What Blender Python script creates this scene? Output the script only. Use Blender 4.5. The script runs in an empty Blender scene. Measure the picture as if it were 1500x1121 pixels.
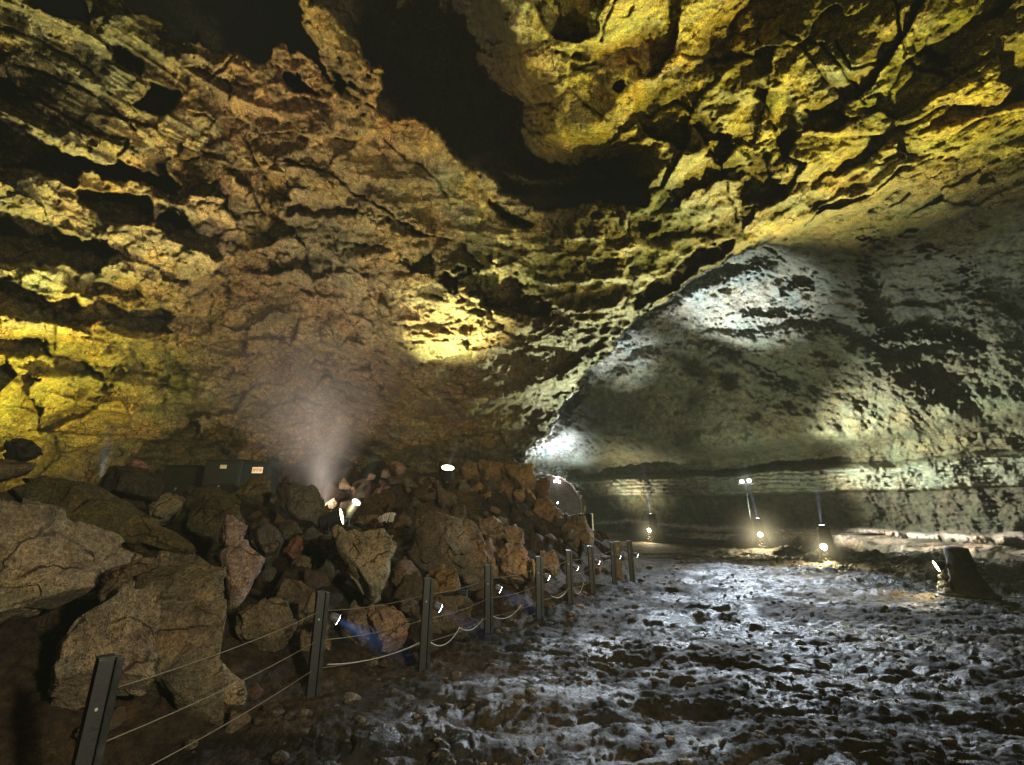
import bpy, bmesh, math, random
import numpy as np
from mathutils import Vector, Matrix

scene = bpy.context.scene
COL = scene.collection
random.seed(7)
rng = np.random.default_rng(11)

# ------------------------------------------------------------------ camera geometry
FPX = 708.0                      # focal length in photo pixels (photo is 1500 wide)
PIT = math.radians(18.9)
CAM = np.array([0.0, 0.0, 1.7])
CP, SP = math.cos(PIT), math.sin(PIT)

def dirs(px, py):
    xc = (np.asarray(px, float) - 750.0) / FPX
    yc = (500.5 - np.asarray(py, float)) / FPX
    return np.stack([xc, CP - yc * SP, SP + yc * CP], -1)

def P(px, py, D):
    return CAM + dirs(px, py) * np.asarray(D, float)[..., None]

def PV(px, py, D):
    return Vector(P(px, py, D))

# ------------------------------------------------------------------ numpy noise
def _hash(ix, iy, iz, seed):
    h = (ix.astype(np.uint32) * np.uint32(374761393) + iy.astype(np.uint32) * np.uint32(668265263)
         + iz.astype(np.uint32) * np.uint32(2147483647 & 1274126177) + np.uint32((seed * 974634777) & 0xffffffff))
    h = (h ^ (h >> np.uint32(13))) * np.uint32(1274126177)
    h = (h ^ (h >> np.uint32(16))) * np.uint32(2246822519)
    h = h ^ (h >> np.uint32(15))
    return (h & np.uint32(0xffffff)).astype(np.float32) / np.float32(16777215.0)

def vnoise(p, seed=0):
    f = np.floor(p); i = f.astype(np.int64); t = (p - f).astype(np.float32)
    t = t * t * t * (t * (t * 6 - 15) + 10)
    out = 0
    for dx in (0, 1):
        wx = t[:, 0] if dx else 1 - t[:, 0]
        for dy in (0, 1):
            wy = t[:, 1] if dy else 1 - t[:, 1]
            for dz in (0, 1):
                wz = t[:, 2] if dz else 1 - t[:, 2]
                out = out + wx * wy * wz * _hash(i[:, 0] + dx, i[:, 1] + dy, i[:, 2] + dz, seed)
    return out * 2 - 1

def fbm(p, octv=4, seed=0, gain=0.5, lac=2.03):
    a, s, tot = 1.0, 0, 0.0
    for k in range(octv):
        s = s + a * vnoise(p, seed + k * 17); tot += a
        a *= gain; p = p * lac + 3.7
    return s / tot

def ridged(p, octv=4, seed=0):
    a, s, tot = 1.0, 0, 0.0
    for k in range(octv):
        n = 1 - np.abs(vnoise(p, seed + k * 13)) * 2
        s = s + a * n; tot += a
        a *= 0.5; p = p * 2.07 + 1.3
    return s / tot

def worley(p, seed=0):
    """F1, F2, random value of the nearest cell, tilt of a random plane through that cell"""
    f = np.floor(p).astype(np.int64)
    n = len(p)
    F1 = np.full(n, 9.0, np.float32); F2 = np.full(n, 9.0, np.float32)
    rid = np.zeros(n, np.float32); tilt = np.zeros(n, np.float32)
    for dx in (-1, 0, 1):
        for dy in (-1, 0, 1):
            for dz in (-1, 0, 1):
                cx, cy, cz = f[:, 0] + dx, f[:, 1] + dy, f[:, 2] + dz
                h1 = _hash(cx, cy, cz, seed); h2 = _hash(cx, cy, cz, seed + 1); h3 = _hash(cx, cy, cz, seed + 2)
                ox = p[:, 0] - (cx + h1); oy = p[:, 1] - (cy + h2); oz = p[:, 2] - (cz + h3)
                d = np.sqrt(ox * ox + oy * oy + oz * oz).astype(np.float32)
                near = d < F1
                F2 = np.where(near, F1, np.minimum(F2, d))
                tl = (ox * (h2 - .5) + oy * (h3 - .5) + oz * (h1 - .5)) * 2
                rid = np.where(near, h1, rid); tilt = np.where(near, tl, tilt)
                F1 = np.where(near, d, F1)
    return F1, F2, rid, tilt

def sstep(a, b, x):
    t = np.clip((x - a) / (b - a), 0, 1)
    return t * t * (3 - 2 * t)

def seg_dist(px, py, pts, closed):
    d = np.full(px.shape, 1e9)
    n = len(pts)
    for k in range(n if closed else n - 1):
        x0, y0 = pts[k]; x1, y1 = pts[(k + 1) % n]
        ex, ey = x1 - x0, y1 - y0
        L = ex * ex + ey * ey + 1e-9
        t = np.clip(((px - x0) * ex + (py - y0) * ey) / L, 0, 1)
        d = np.minimum(d, np.hypot(px - x0 - t * ex, py - y0 - t * ey))
    return d

def inside(px, py, pts):
    c = np.zeros(px.shape, bool); n = len(pts)
    for k in range(n):
        x0, y0 = pts[k]; x1, y1 = pts[(k + 1) % n]
        if y0 == y1: continue
        m = ((y0 > py) != (y1 > py)) & (px < (x1 - x0) * (py - y0) / (y1 - y0) + x0)
        c ^= m
    return c

def sdf(px, py, pts, closed=True):      # positive inside
    d = seg_dist(px, py, pts, True)
    return np.where(inside(px, py, pts), d, -d)

# ------------------------------------------------------------------ mesh helpers
def np_mesh(name, V, F, tint=None, extra=None, smooth=True):
    me = bpy.data.meshes.new(name)
    V = np.asarray(V, np.float32); F = np.asarray(F, np.int32)
    k = F.shape[1]
    me.vertices.add(len(V)); me.vertices.foreach_set('co', V.ravel())
    me.loops.add(F.size); me.loops.foreach_set('vertex_index', F.ravel())
    me.polygons.add(len(F)); me.polygons.foreach_set('loop_start', np.arange(0, F.size, k, dtype=np.int32))
    me.update(calc_edges=True)
    if smooth: me.polygons.foreach_set('use_smooth', np.ones(len(F), bool))
    if tint is not None:
        a = me.attributes.new('tint', 'FLOAT_COLOR', 'POINT')
        c = np.ones((len(V), 4), np.float32); c[:, :3] = np.clip(tint, 0, 1)
        a.data.foreach_set('color', c.ravel())
    for nm, arr in (extra or {}).items():
        a = me.attributes.new(nm, 'FLOAT', 'POINT'); a.data.foreach_set('value', np.asarray(arr, np.float32).ravel())
    me.validate()
    return me

def grid_faces(ny, nx):
    i = np.arange(ny * nx).reshape(ny, nx)
    return np.stack([i[:-1, :-1].ravel(), i[1:, :-1].ravel(), i[1:, 1:].ravel(), i[:-1, 1:].ravel()], -1)

def link(name, me, mat=None, parent=None):
    o = bpy.data.objects.new(name, me); COL.objects.link(o)
    if mat is not None and me is not None and not me.materials: me.materials.append(mat)
    if parent: o.parent = parent
    return o

def tag(o, label=None, cat=None, group=None, kind=None):
    if label: o['label'] = label
    if cat: o['category'] = cat
    if group: o['group'] = group
    if kind: o['kind'] = kind
    return o

def empty(name, loc, rz=0.0):
    o = bpy.data.objects.new(name, None); COL.objects.link(o)
    o.location = loc; o.rotation_euler = (0, 0, rz); o.empty_display_size = .2
    return o

class MB:
    def __init__(s): s.bm = bmesh.new()
    def box(s, c, size, rot=None, bev=0.0, taper=1.0):
        r = bmesh.ops.create_cube(s.bm, size=1.0)
        vs = r['verts']
        for v in vs:
            k = taper if v.co.z > 0 else 1.0
            v.co = Vector((v.co.x * size[0] * k, v.co.y * size[1] * k, v.co.z * size[2]))
        if bev > 0:
            es = list({e for v in vs for e in v.link_edges})
            rb = bmesh.ops.bevel(s.bm, geom=es, offset=bev, segments=2, affect='EDGES', profile=.7)
            vs = list({v for f in rb['faces'] for v in f.verts} | {v for v in vs if v.is_valid})
        for v in vs:
            if rot is not None: v.co = rot @ v.co
            v.co += Vector(c)
        return s
    def cyl(s, a, b, r0, r1=None, seg=20, cap=True):
        a, b = Vector(a), Vector(b); r1 = r0 if r1 is None else r1
        z = (b - a); L = z.length
        q = z.to_track_quat('Z', 'Y').to_matrix().to_4x4()
        m = Matrix.Translation((a + b) / 2) @ q
        bmesh.ops.create_cone(s.bm, cap_ends=cap, segments=seg, radius1=r0, radius2=r1, depth=L, matrix=m)
        return s
    def tube(s, pts, r, seg=6):
        pts = [Vector(p) for p in pts]; rings = []
        for k, p in enumerate(pts):
            t = (pts[min(k + 1, len(pts) - 1)] - pts[max(k - 1, 0)]).normalized()
            up = Vector((0, 0, 1)) if abs(t.z) < .9 else Vector((1, 0, 0))
            x = t.cross(up).normalized(); y = x.cross(t)
            rings.append([s.bm.verts.new(p + (x * math.cos(a) + y * math.sin(a)) * r)
                          for a in [2 * math.pi * j / seg for j in range(seg)]])
        for a, b in zip(rings, rings[1:]):
            for j in range(seg):
                s.bm.faces.new((a[j], a[(j + 1) % seg], b[(j + 1) % seg], b[j]))
        s.bm.faces.new(rings[0][::-1]); s.bm.faces.new(rings[-1])
        return s
    def lump(s, c, r, seed, amp=.18, sub=3):
        r3 = r if isinstance(r, (tuple, list)) else (r, r, r)
        g = bmesh.ops.create_icosphere(s.bm, subdivisions=sub, radius=1.0)
        co = np.array([v.co[:] for v in g['verts']])
        n = fbm(co * 1.6 + seed * 7.3, 3, seed)
        for v, k in zip(g['verts'], n):
            v.co = Vector((v.co.x * r3[0], v.co.y * r3[1], v.co.z * r3[2])) * (1 + amp * 2 * float(k)) + Vector(c)
        return s
    def build(s, name, mat, parent=None, smooth=False):
        me = bpy.data.meshes.new(name)
        bmesh.ops.recalc_face_normals(s.bm, faces=s.bm.faces)
        s.bm.to_mesh(me); s.bm.free()
        if smooth is True: me.polygons.foreach_set('use_smooth', [True] * len(me.polygons))
        elif smooth:
            me.polygons.foreach_set('use_smooth', [True] * len(me.polygons))
            me.set_sharp_from_angle(angle=math.radians(smooth))
        return link(name, me, mat, parent)

def disc(name, c, n, r, mat, parent=None, ry=None):
    m = MB(); q = Vector(n).to_track_quat('Z', 'Y').to_matrix()
    vs = [m.bm.verts.new(Vector(c) + q @ Vector((math.cos(a) * r, math.sin(a) * (ry or r), 0))) for a in
          [2 * math.pi * k / 24 for k in range(24)]]
    m.bm.faces.new(vs)
    me = bpy.data.meshes.new(name); m.bm.to_mesh(me); m.bm.free()
    return link(name, me, mat, parent)

# ------------------------------------------------------------------ materials
class NT:
    def __init__(s, name):
        s.m = bpy.data.materials.new(name); s.m.use_nodes = True
        s.t = s.m.node_tree; s.t.nodes.clear()
        s.out = s.n('ShaderNodeOutputMaterial')
    def n(s, ty, **kw):
        nd = s.t.nodes.new(ty)
        for k, v in kw.items():
            if hasattr(nd, k): setattr(nd, k, v)
            else: nd.inputs[k.replace('_', ' ')].default_value = v
        return nd
    def l(s, a, b): s.t.links.new(a, b)
    def noise(s, vec, scale, detail=4, rough=.55, dist=0.0):
        nd = s.n('ShaderNodeTexNoise'); nd.inputs['Scale'].default_value = scale
        nd.inputs['Detail'].default_value = detail; nd.inputs['Roughness'].default_value = rough
        nd.inputs['Distortion'].default_value = dist
        if vec is not None: s.l(vec, nd.inputs['Vector'])
        return nd.outputs['Fac']
    def ramp(s, fac, stops):
        nd = s.n('ShaderNodeValToRGB'); e = nd.color_ramp.elements
        while len(e) < len(stops): e.new(.5)
        for x, (p, c) in zip(e, stops):
            x.position = p; x.color = (*c, 1) if len(c) == 3 else c
        s.l(fac, nd.inputs['Fac']); return nd.outputs['Color']
    def rng(s, v, a, b, c, d):
        nd = s.n('ShaderNodeMapRange'); s.l(v, nd.inputs['Value'])
        for k, x in zip(('From Min', 'From Max', 'To Min', 'To Max'), (a, b, c, d)): nd.inputs[k].default_value = x
        return nd.outputs['Result']
    def math(s, op, a, b=None, c=None, clamp=False):
        nd = s.n('ShaderNodeMath'); nd.operation = op; nd.use_clamp = clamp
        for k, x in enumerate((a, b, c)):
            if x is None: continue
            if isinstance(x, (int, float)): nd.inputs[k].default_value = x
            else: s.l(x, nd.inputs[k])
        return nd.outputs[0]
    def mix(s, f, a, b, mode='MIX'):
        nd = s.n('ShaderNodeMix'); nd.data_type = 'RGBA'; nd.blend_type = mode
        for idx, x in ((0, f), (6, a), (7, b)):
            if isinstance(x, (int, float)): nd.inputs[idx].default_value = x
            elif isinstance(x, tuple): nd.inputs[idx].default_value = (*x, 1)
            else: s.l(x, nd.inputs[idx])
        return nd.outputs[2]
    def bump(s, h, strength, dist, prev=None):
        nd = s.n('ShaderNodeBump'); nd.inputs['Strength'].default_value = strength
        nd.inputs['Distance'].default_value = dist; s.l(h, nd.inputs['Height'])
        if prev is not None: s.l(prev, nd.inputs['Normal'])
        return nd.outputs['Normal']

def rock_material(name, use_attr=True, spec=.35, r0=.45, r1=.85, bs=1.0, fine=1.0, mot=1.0):
    m = NT(name)
    tc = m.n('ShaderNodeTexCoord').outputs['Object']
    if use_attr:
        a = m.n('ShaderNodeAttribute'); a.attribute_name = 'tint'; base = a.outputs['Color']
    else:
        base = m.n('ShaderNodeObjectInfo').outputs['Color']
    n1 = m.noise(tc, 2.2, 3, .6, .4); n2 = m.noise(tc, 9.0, 5, .78); n3 = m.noise(tc, 30.0, 3, .8)
    n0 = m.noise(tc, .55, 3, .6, .6)
    v = m.ramp(n1, [(.3, (.5, .46, .42)), (.5, (1, 1, 1)), (.72, (1.3, 1.15, .9))])
    c = m.mix(1.0, base, v, 'MULTIPLY')
    c = m.mix(1.0, c, m.ramp(n0, [(.35, (1.06, .93, .82)), (.5, (1, 1, 1)), (.65, (.78, .9, .92))]), 'MULTIPLY')
    v2 = m.ramp(n2, [(.36, (.3, .28, .27)), (.46, (.8, .8, .8)), (.55, (1.15, 1.13, 1.1)), (.68, (1.75, 1.68, 1.5))])
    c = m.mix(mot, c, v2, 'MULTIPLY')
    v3 = m.ramp(n3, [(.38, (.42, .4, .38)), (.5, (1, 1, 1)), (.64, (1.8, 1.75, 1.6))])
    c = m.mix(mot, c, v3, 'MULTIPLY')
    # hairline joints, only here and there
    wv = m.n('ShaderNodeVectorMath'); wv.operation = 'MULTIPLY_ADD'
    nc = m.n('ShaderNodeTexNoise'); nc.inputs['Scale'].default_value = 2.5; nc.inputs['Detail'].default_value = 4; m.l(tc, nc.inputs['Vector'])
    m.l(nc.outputs['Color'], wv.inputs[0]); wv.inputs[1].default_value = (.5, .5, .5); m.l(tc, wv.inputs[2])
    ve = m.n('ShaderNodeTexVoronoi'); ve.feature = 'DISTANCE_TO_EDGE'; ve.inputs['Scale'].default_value = 1.25 / fine; m.l(wv.outputs[0], ve.inputs['Vector'])
    jt = m.math('MAXIMUM', m.rng(ve.outputs['Distance'], .004, .022, 0, 1), m.rng(n0, .47, .53, 0, 1))
    c = m.mix(1.0, c, m.ramp(jt, [(0, (.22, .2, .18)), (1, (1, 1, 1))]), 'MULTIPLY')
    vo = m.n('ShaderNodeTexVoronoi'); vo.inputs['Scale'].default_value = 22.0 * fine; m.l(tc, vo.inputs['Vector'])
    pit = m.rng(vo.outputs['Distance'], .05, .22, 0, 1)
    pitm = m.math('MAXIMUM', pit, m.rng(n1, .46, .56, 1, 0))
    c = m.mix(1.0, c, m.ramp(pitm, [(0, (.3, .28, .26)), (1, (1, 1, 1))]), 'MULTIPLY')
    b = m.n('ShaderNodeBsdfPrincipled'); m.l(c, b.inputs['Base Color'])
    m.l(m.rng(n2, .35, .65, r0, r1), b.inputs['Roughness']); b.inputs['Specular IOR Level'].default_value = spec
    h = m.bump(n1, .6 * bs, .12)
    h = m.bump(jt, .9 * bs, .04, h)
    h = m.bump(n2, 1.0 * bs, .09, h)
    h = m.bump(pitm, .6 * bs, .012, h)
    h = m.bump(n3, 1.0 * bs, .03, h)
    m.l(h, b.inputs['Normal']); m.l(b.outputs[0], m.out.inputs[0])
    return m.m

def floor_material():
    m = NT('wet_lava_floor')
    tc = m.n('ShaderNodeTexCoord').outputs['Object']
    a = m.n('ShaderNodeAttribute'); a.attribute_name = 'tint'
    w = m.n('ShaderNodeAttribute'); w.attribute_name = 'wet'
    n0 = m.noise(tc, .38, 4, .65, .8); n1 = m.noise(tc, 2.1, 6, .7); n2 = m.noise(tc, 11.0, 7, .76); n3 = m.noise(tc, 48.0, 4, .8)
    c = m.mix(1.0, a.outputs['Color'], m.ramp(n0, [(.38, (1.35, 1.15, .85)), (.55, (.75, .75, .8))]), 'MULTIPLY')
    c = m.mix(1.0, c, m.ramp(n2, [(.36, (.35, .33, .3)), (.5, (1, 1, 1)), (.66, (2.0, 1.85, 1.6))]), 'MULTIPLY')
    b = m.n('ShaderNodeBsdfPrincipled'); m.l(c, b.inputs['Base Color'])
    wet = m.math('MULTIPLY', w.outputs['Fac'], m.math('MULTIPLY', m.rng(n0, .40, .56, .12, 1), m.rng(n1, .42, .54, .1, 1)))
    m.l(m.math('SUBTRACT', .8, m.math('MULTIPLY', wet, .58)), b.inputs['Roughness'])
    m.l(m.math('ADD', .2, m.math('MULTIPLY', wet, .9)), b.inputs['Specular IOR Level'])
    h = m.bump(n1, .5, .1); h = m.bump(n2, 1.0, .08, h); h = m.bump(n3, 1.0, .03, h)
    m.l(h, b.inputs['Normal']); m.l(b.outputs[0], m.out.inputs[0])
    return m.m

def paint(name, col, rough=.5, metal=0.0, wear=.3, spec=.5, bs=.3):
    m = NT(name)
    tc = m.n('ShaderNodeTexCoord').outputs['Object']
    n = m.noise(tc, 14, 6, .7); n2 = m.noise(tc, 90, 3, .6)
    c = m.mix(wear, col, m.ramp(n, [(.35, tuple(x * .35 for x in col)), (.6, col), (.75, tuple(min(1, x * 1.7) for x in col))]))
    b = m.n('ShaderNodeBsdfPrincipled'); m.l(c, b.inputs['Base Color'])
    b.inputs['Metallic'].default_value = metal; b.inputs['Specular IOR Level'].default_value = spec
    m.l(m.rng(n, .3, .7, rough - .12, rough + .15), b.inputs['Roughness'])
    m.l(m.bump(n2, bs, .004), b.inputs['Normal']); m.l(b.outputs[0], m.out.inputs[0])
    return m.m

def glow(name, col, strength):
    m = NT(name); e = m.n('ShaderNodeEmission'); e.inputs[0].default_value = (*col, 1); e.inputs[1].default_value = strength
    m.l(e.outputs[0], m.out.inputs[0]); return m.m

def beam_material(name, col, k, tan, L, soft=1.0, pw=2.2):
    m = NT(name)
    tc = m.n('ShaderNodeTexCoord').outputs['Object']
    sx = m.n('ShaderNodeSeparateXYZ'); m.l(tc, sx.inputs[0])
    x, y, z = sx.outputs
    r = m.math('SQRT', m.math('ADD', m.math('MULTIPLY', x, x), m.math('MULTIPLY', y, y)))
    edge = m.math('ADD', m.math('MULTIPLY', z, tan), .04)
    q = m.math('DIVIDE', r, edge)
    rad = m.math('POWER', m.math('SUBTRACT', 1.0, q, clamp=True), pw)
    dn = m.math('DIVIDE', z, L)
    fall = m.math('POWER', m.math('SUBTRACT', 1.0, dn, clamp=True), 1.6)
    inv = m.math('DIVIDE', 1.0, m.math('ADD', m.math('MULTIPLY', m.math('MULTIPLY', z, z), 1.0 * soft), .12))
    n = m.noise(tc, .8, 4, .6, 1.0)
    s = m.math('MULTIPLY', m.math('MULTIPLY', rad, fall), m.math('MULTIPLY', inv, m.rng(n, .35, .65, .25, 1.5)))
    s = m.math('MULTIPLY', s, k)
    e = m.n('ShaderNodeEmission'); e.inputs[0].default_value = (*col, 1); m.l(s, e.inputs[1])
    m.l(e.outputs[0], m.out.inputs['Volume'])
    return m.m

M_CAVE = rock_material('cave_rock', True, .35, .45, .9, 1.0, 1.0, .82)
M_ROCK = rock_material('boulder_rock', False, .3, .55, .95, 1.0, .75, .6)
M_FLOOR = floor_material()
M_POST = paint('dark_post_paint', (.006, .008, .0078), .5, 0, .6)
M_STEEL = paint('dull_steel', (.035, .04, .038), .4, .7, .5)
M_ROPE = paint('pale_rope', (.14, .125, .075), .85, 0, .5)
M_WIRE = paint('pale_cable', (.38, .37, .32), .6, 0, .4)
M_BOX = paint('dark_green_enamel', (.009, .013, .011), .45, 0, .4)
M_HOUS = paint('lamp_housing_grey', (.09, .088, .08), .55, .2, .5)
M_DARKH = paint('black_lamp_housing', (.03, .03, .03), .5, .2, .5)
M_LABEL = paint('cream_label', (.75, .70, .45), .6, 0, .2)
M_RED = paint('red_lettering', (.45, .03, .03), .6, 0, .1)
M_OLIVE = paint('olive_lettering', (.3, .27, .08), .6, 0, .1)
M_WOOD = paint('brown_wood', (.16, .11, .05), .75, 0, .7)
M_YEL = paint('yellow_paint', (.5, .36, .03), .6, 0, .4)
M_EDGE = paint('pale_aluminium_edge', (.5, .52, .48), .4, .5, .3)
G_WARM = glow('warm_lens', (1, .86, .5), 60)
G_WHITE = glow('white_lens', (1, .95, .8), 9)
G_BLUE = glow('cold_lens', (.72, .84, 1), 32)
G_YEL = glow('yellow_lens', (1, .9, .45), 16)
G_PINK = glow('rosy_lens', (1, .8, .72), 40)

# ------------------------------------------------------------------ cave wall: one continuous rock shell
def rbf(ctrl, px, py):
    c = np.array(ctrl, float); X = c[:, :2] / 300.0
    def phi(r2): return np.where(r2 > 0, r2 * np.log(r2 + 1e-12) * .5, 0)
    d2 = ((X[:, None] - X[None]) ** 2).sum(-1)
    n = len(c)
    A = np.zeros((n + 3, n + 3)); A[:n, :n] = phi(d2) + np.eye(n) * 0.01
    A[:n, n] = 1; A[:n, n + 1:] = X; A[n, :n] = 1; A[n + 1:, :n] = X.T
    b = np.zeros(n + 3); b[:n] = np.log(c[:, 2])
    w = np.linalg.solve(A, b)
    q = w[n] + w[n + 1] * px / 300.0 + w[n + 2] * py / 300.0
    for k in range(n):
        q = q + w[k] * phi((px / 300.0 - X[k, 0]) ** 2 + (py / 300.0 - X[k, 1]) ** 2)
    return np.exp(np.clip(q, math.log(4), math.log(60)))

NEAR = [(-300, -300, 7), (-300, 100, 6.5), (-300, 450, 7), (-300, 850, 8), (0, -300, 7), (0, 0, 8), (0, 200, 8.2), (0, 350, 8.8),
        (0, 500, 9.3), (0, 650, 10.5), (0, 830, 11), (200, 0, 9), (200, 200, 9.8), (200, 350, 10.8), (200, 500, 11.8),
        (200, 650, 13), (200, 830, 14), (400, 100, 10.8), (400, 300, 11.8), (400, 450, 14), (400, 600, 16), (400, 700, 17),
        (400, 830, 18), (600, 200, 11.6), (600, 330, 12.2), (600, 450, 13), (600, 550, 15.5), (600, 690, 19), (750, 330, 12.6),
        (750, 450, 13.8), (740, 560, 16.5), (740, 660, 20), (700, 830, 22), (900, 330, 12.3), (900, 430, 14), (850, 520, 17),
        (1080, 330, 12.8), (1000, 230, 11), (1000, 100, 9), (1000, 0, 8), (1000, -300, 6.5), (600, -300, 7), (600, 50, 9),
        (1300, 0, 8), (1300, 150, 9.6), (1300, 290, 12.5), (1500, 0, 8), (1500, 150, 9.8), (1500, 290, 12.6), (1800, 0, 7.5),
        (1800, 300, 12), (1400, -300, 6.5), (1800, -300, 6.5), (1000, 600, 20), (1300, 600, 17), (1800, 700, 15)]
FAR = [(1500, 830, 17.8), (1500, 700, 17.5), (1500, 600, 17), (1500, 450, 16), (1500, 330, 13.6), (1800, 830, 15), (1800, 500, 14),
       (1800, 330, 12.3), (1300, 830, 22), (1300, 700, 22), (1300, 600, 21), (1300, 450, 18.5), (1300, 350, 14.6), (1100, 830, 27),
       (1100, 700, 27), (1100, 600, 26), (1100, 480, 22.5), (1100, 400, 20), (1100, 330, 17), (950, 830, 33), (950, 650, 31),
       (950, 520, 26.5), (880, 700, 35), (860, 830, 40), (850, 600, 31), (850, 660, 36), (780, 680, 38), (760, 600, 36), (1500, 200, 11), (1200, 200, 13)]

VOID = [(125, -330), (122, 0), (128, 20), (132, 36), (100, 28), (72, 20), (45, 4), (45, -330)]
VOID2 = [(180, -330), (182, 5), (195, 22), (225, 28), (250, 46), (243, 52), (212, 36), (240, 56), (285, 60), (290, 46), (300, 62),
         (320, 82), (330, 75), (350, 80), (375, 90), (392, 86), (400, 70), (415, 65), (425, 80), (437, 72), (452, 82), (465, 96),
         (470, 110), (485, 122), (478, 100), (470, 88), (460, 62), (445, 42), (438, 10), (436, -330)]
VOID3 = [(458, -330), (456, 4), (482, 20), (500, 44), (520, 60), (535, 88), (545, 104), (556, 97), (559, 132), (550, 145),
         (556, 166), (572, 176), (600, 172), (625, 186), (650, 206), (665, 226), (690, 246), (710, 251), (722, 266), (735, 284),
         (760, 294), (790, 309), (802, 312), (830, 304), (870, 298), (880, 291), (890, 298), (920, 300), (936, 295), (946, 300),
         (952, 265), (968, 240), (955, 215), (930, 195), (900, 190), (850, 200), (830, 214), (800, 200), (818, 150), (800, 110),
         (772, 100), (757, 60), (742, 20), (700, -60), (690, -330)]
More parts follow.
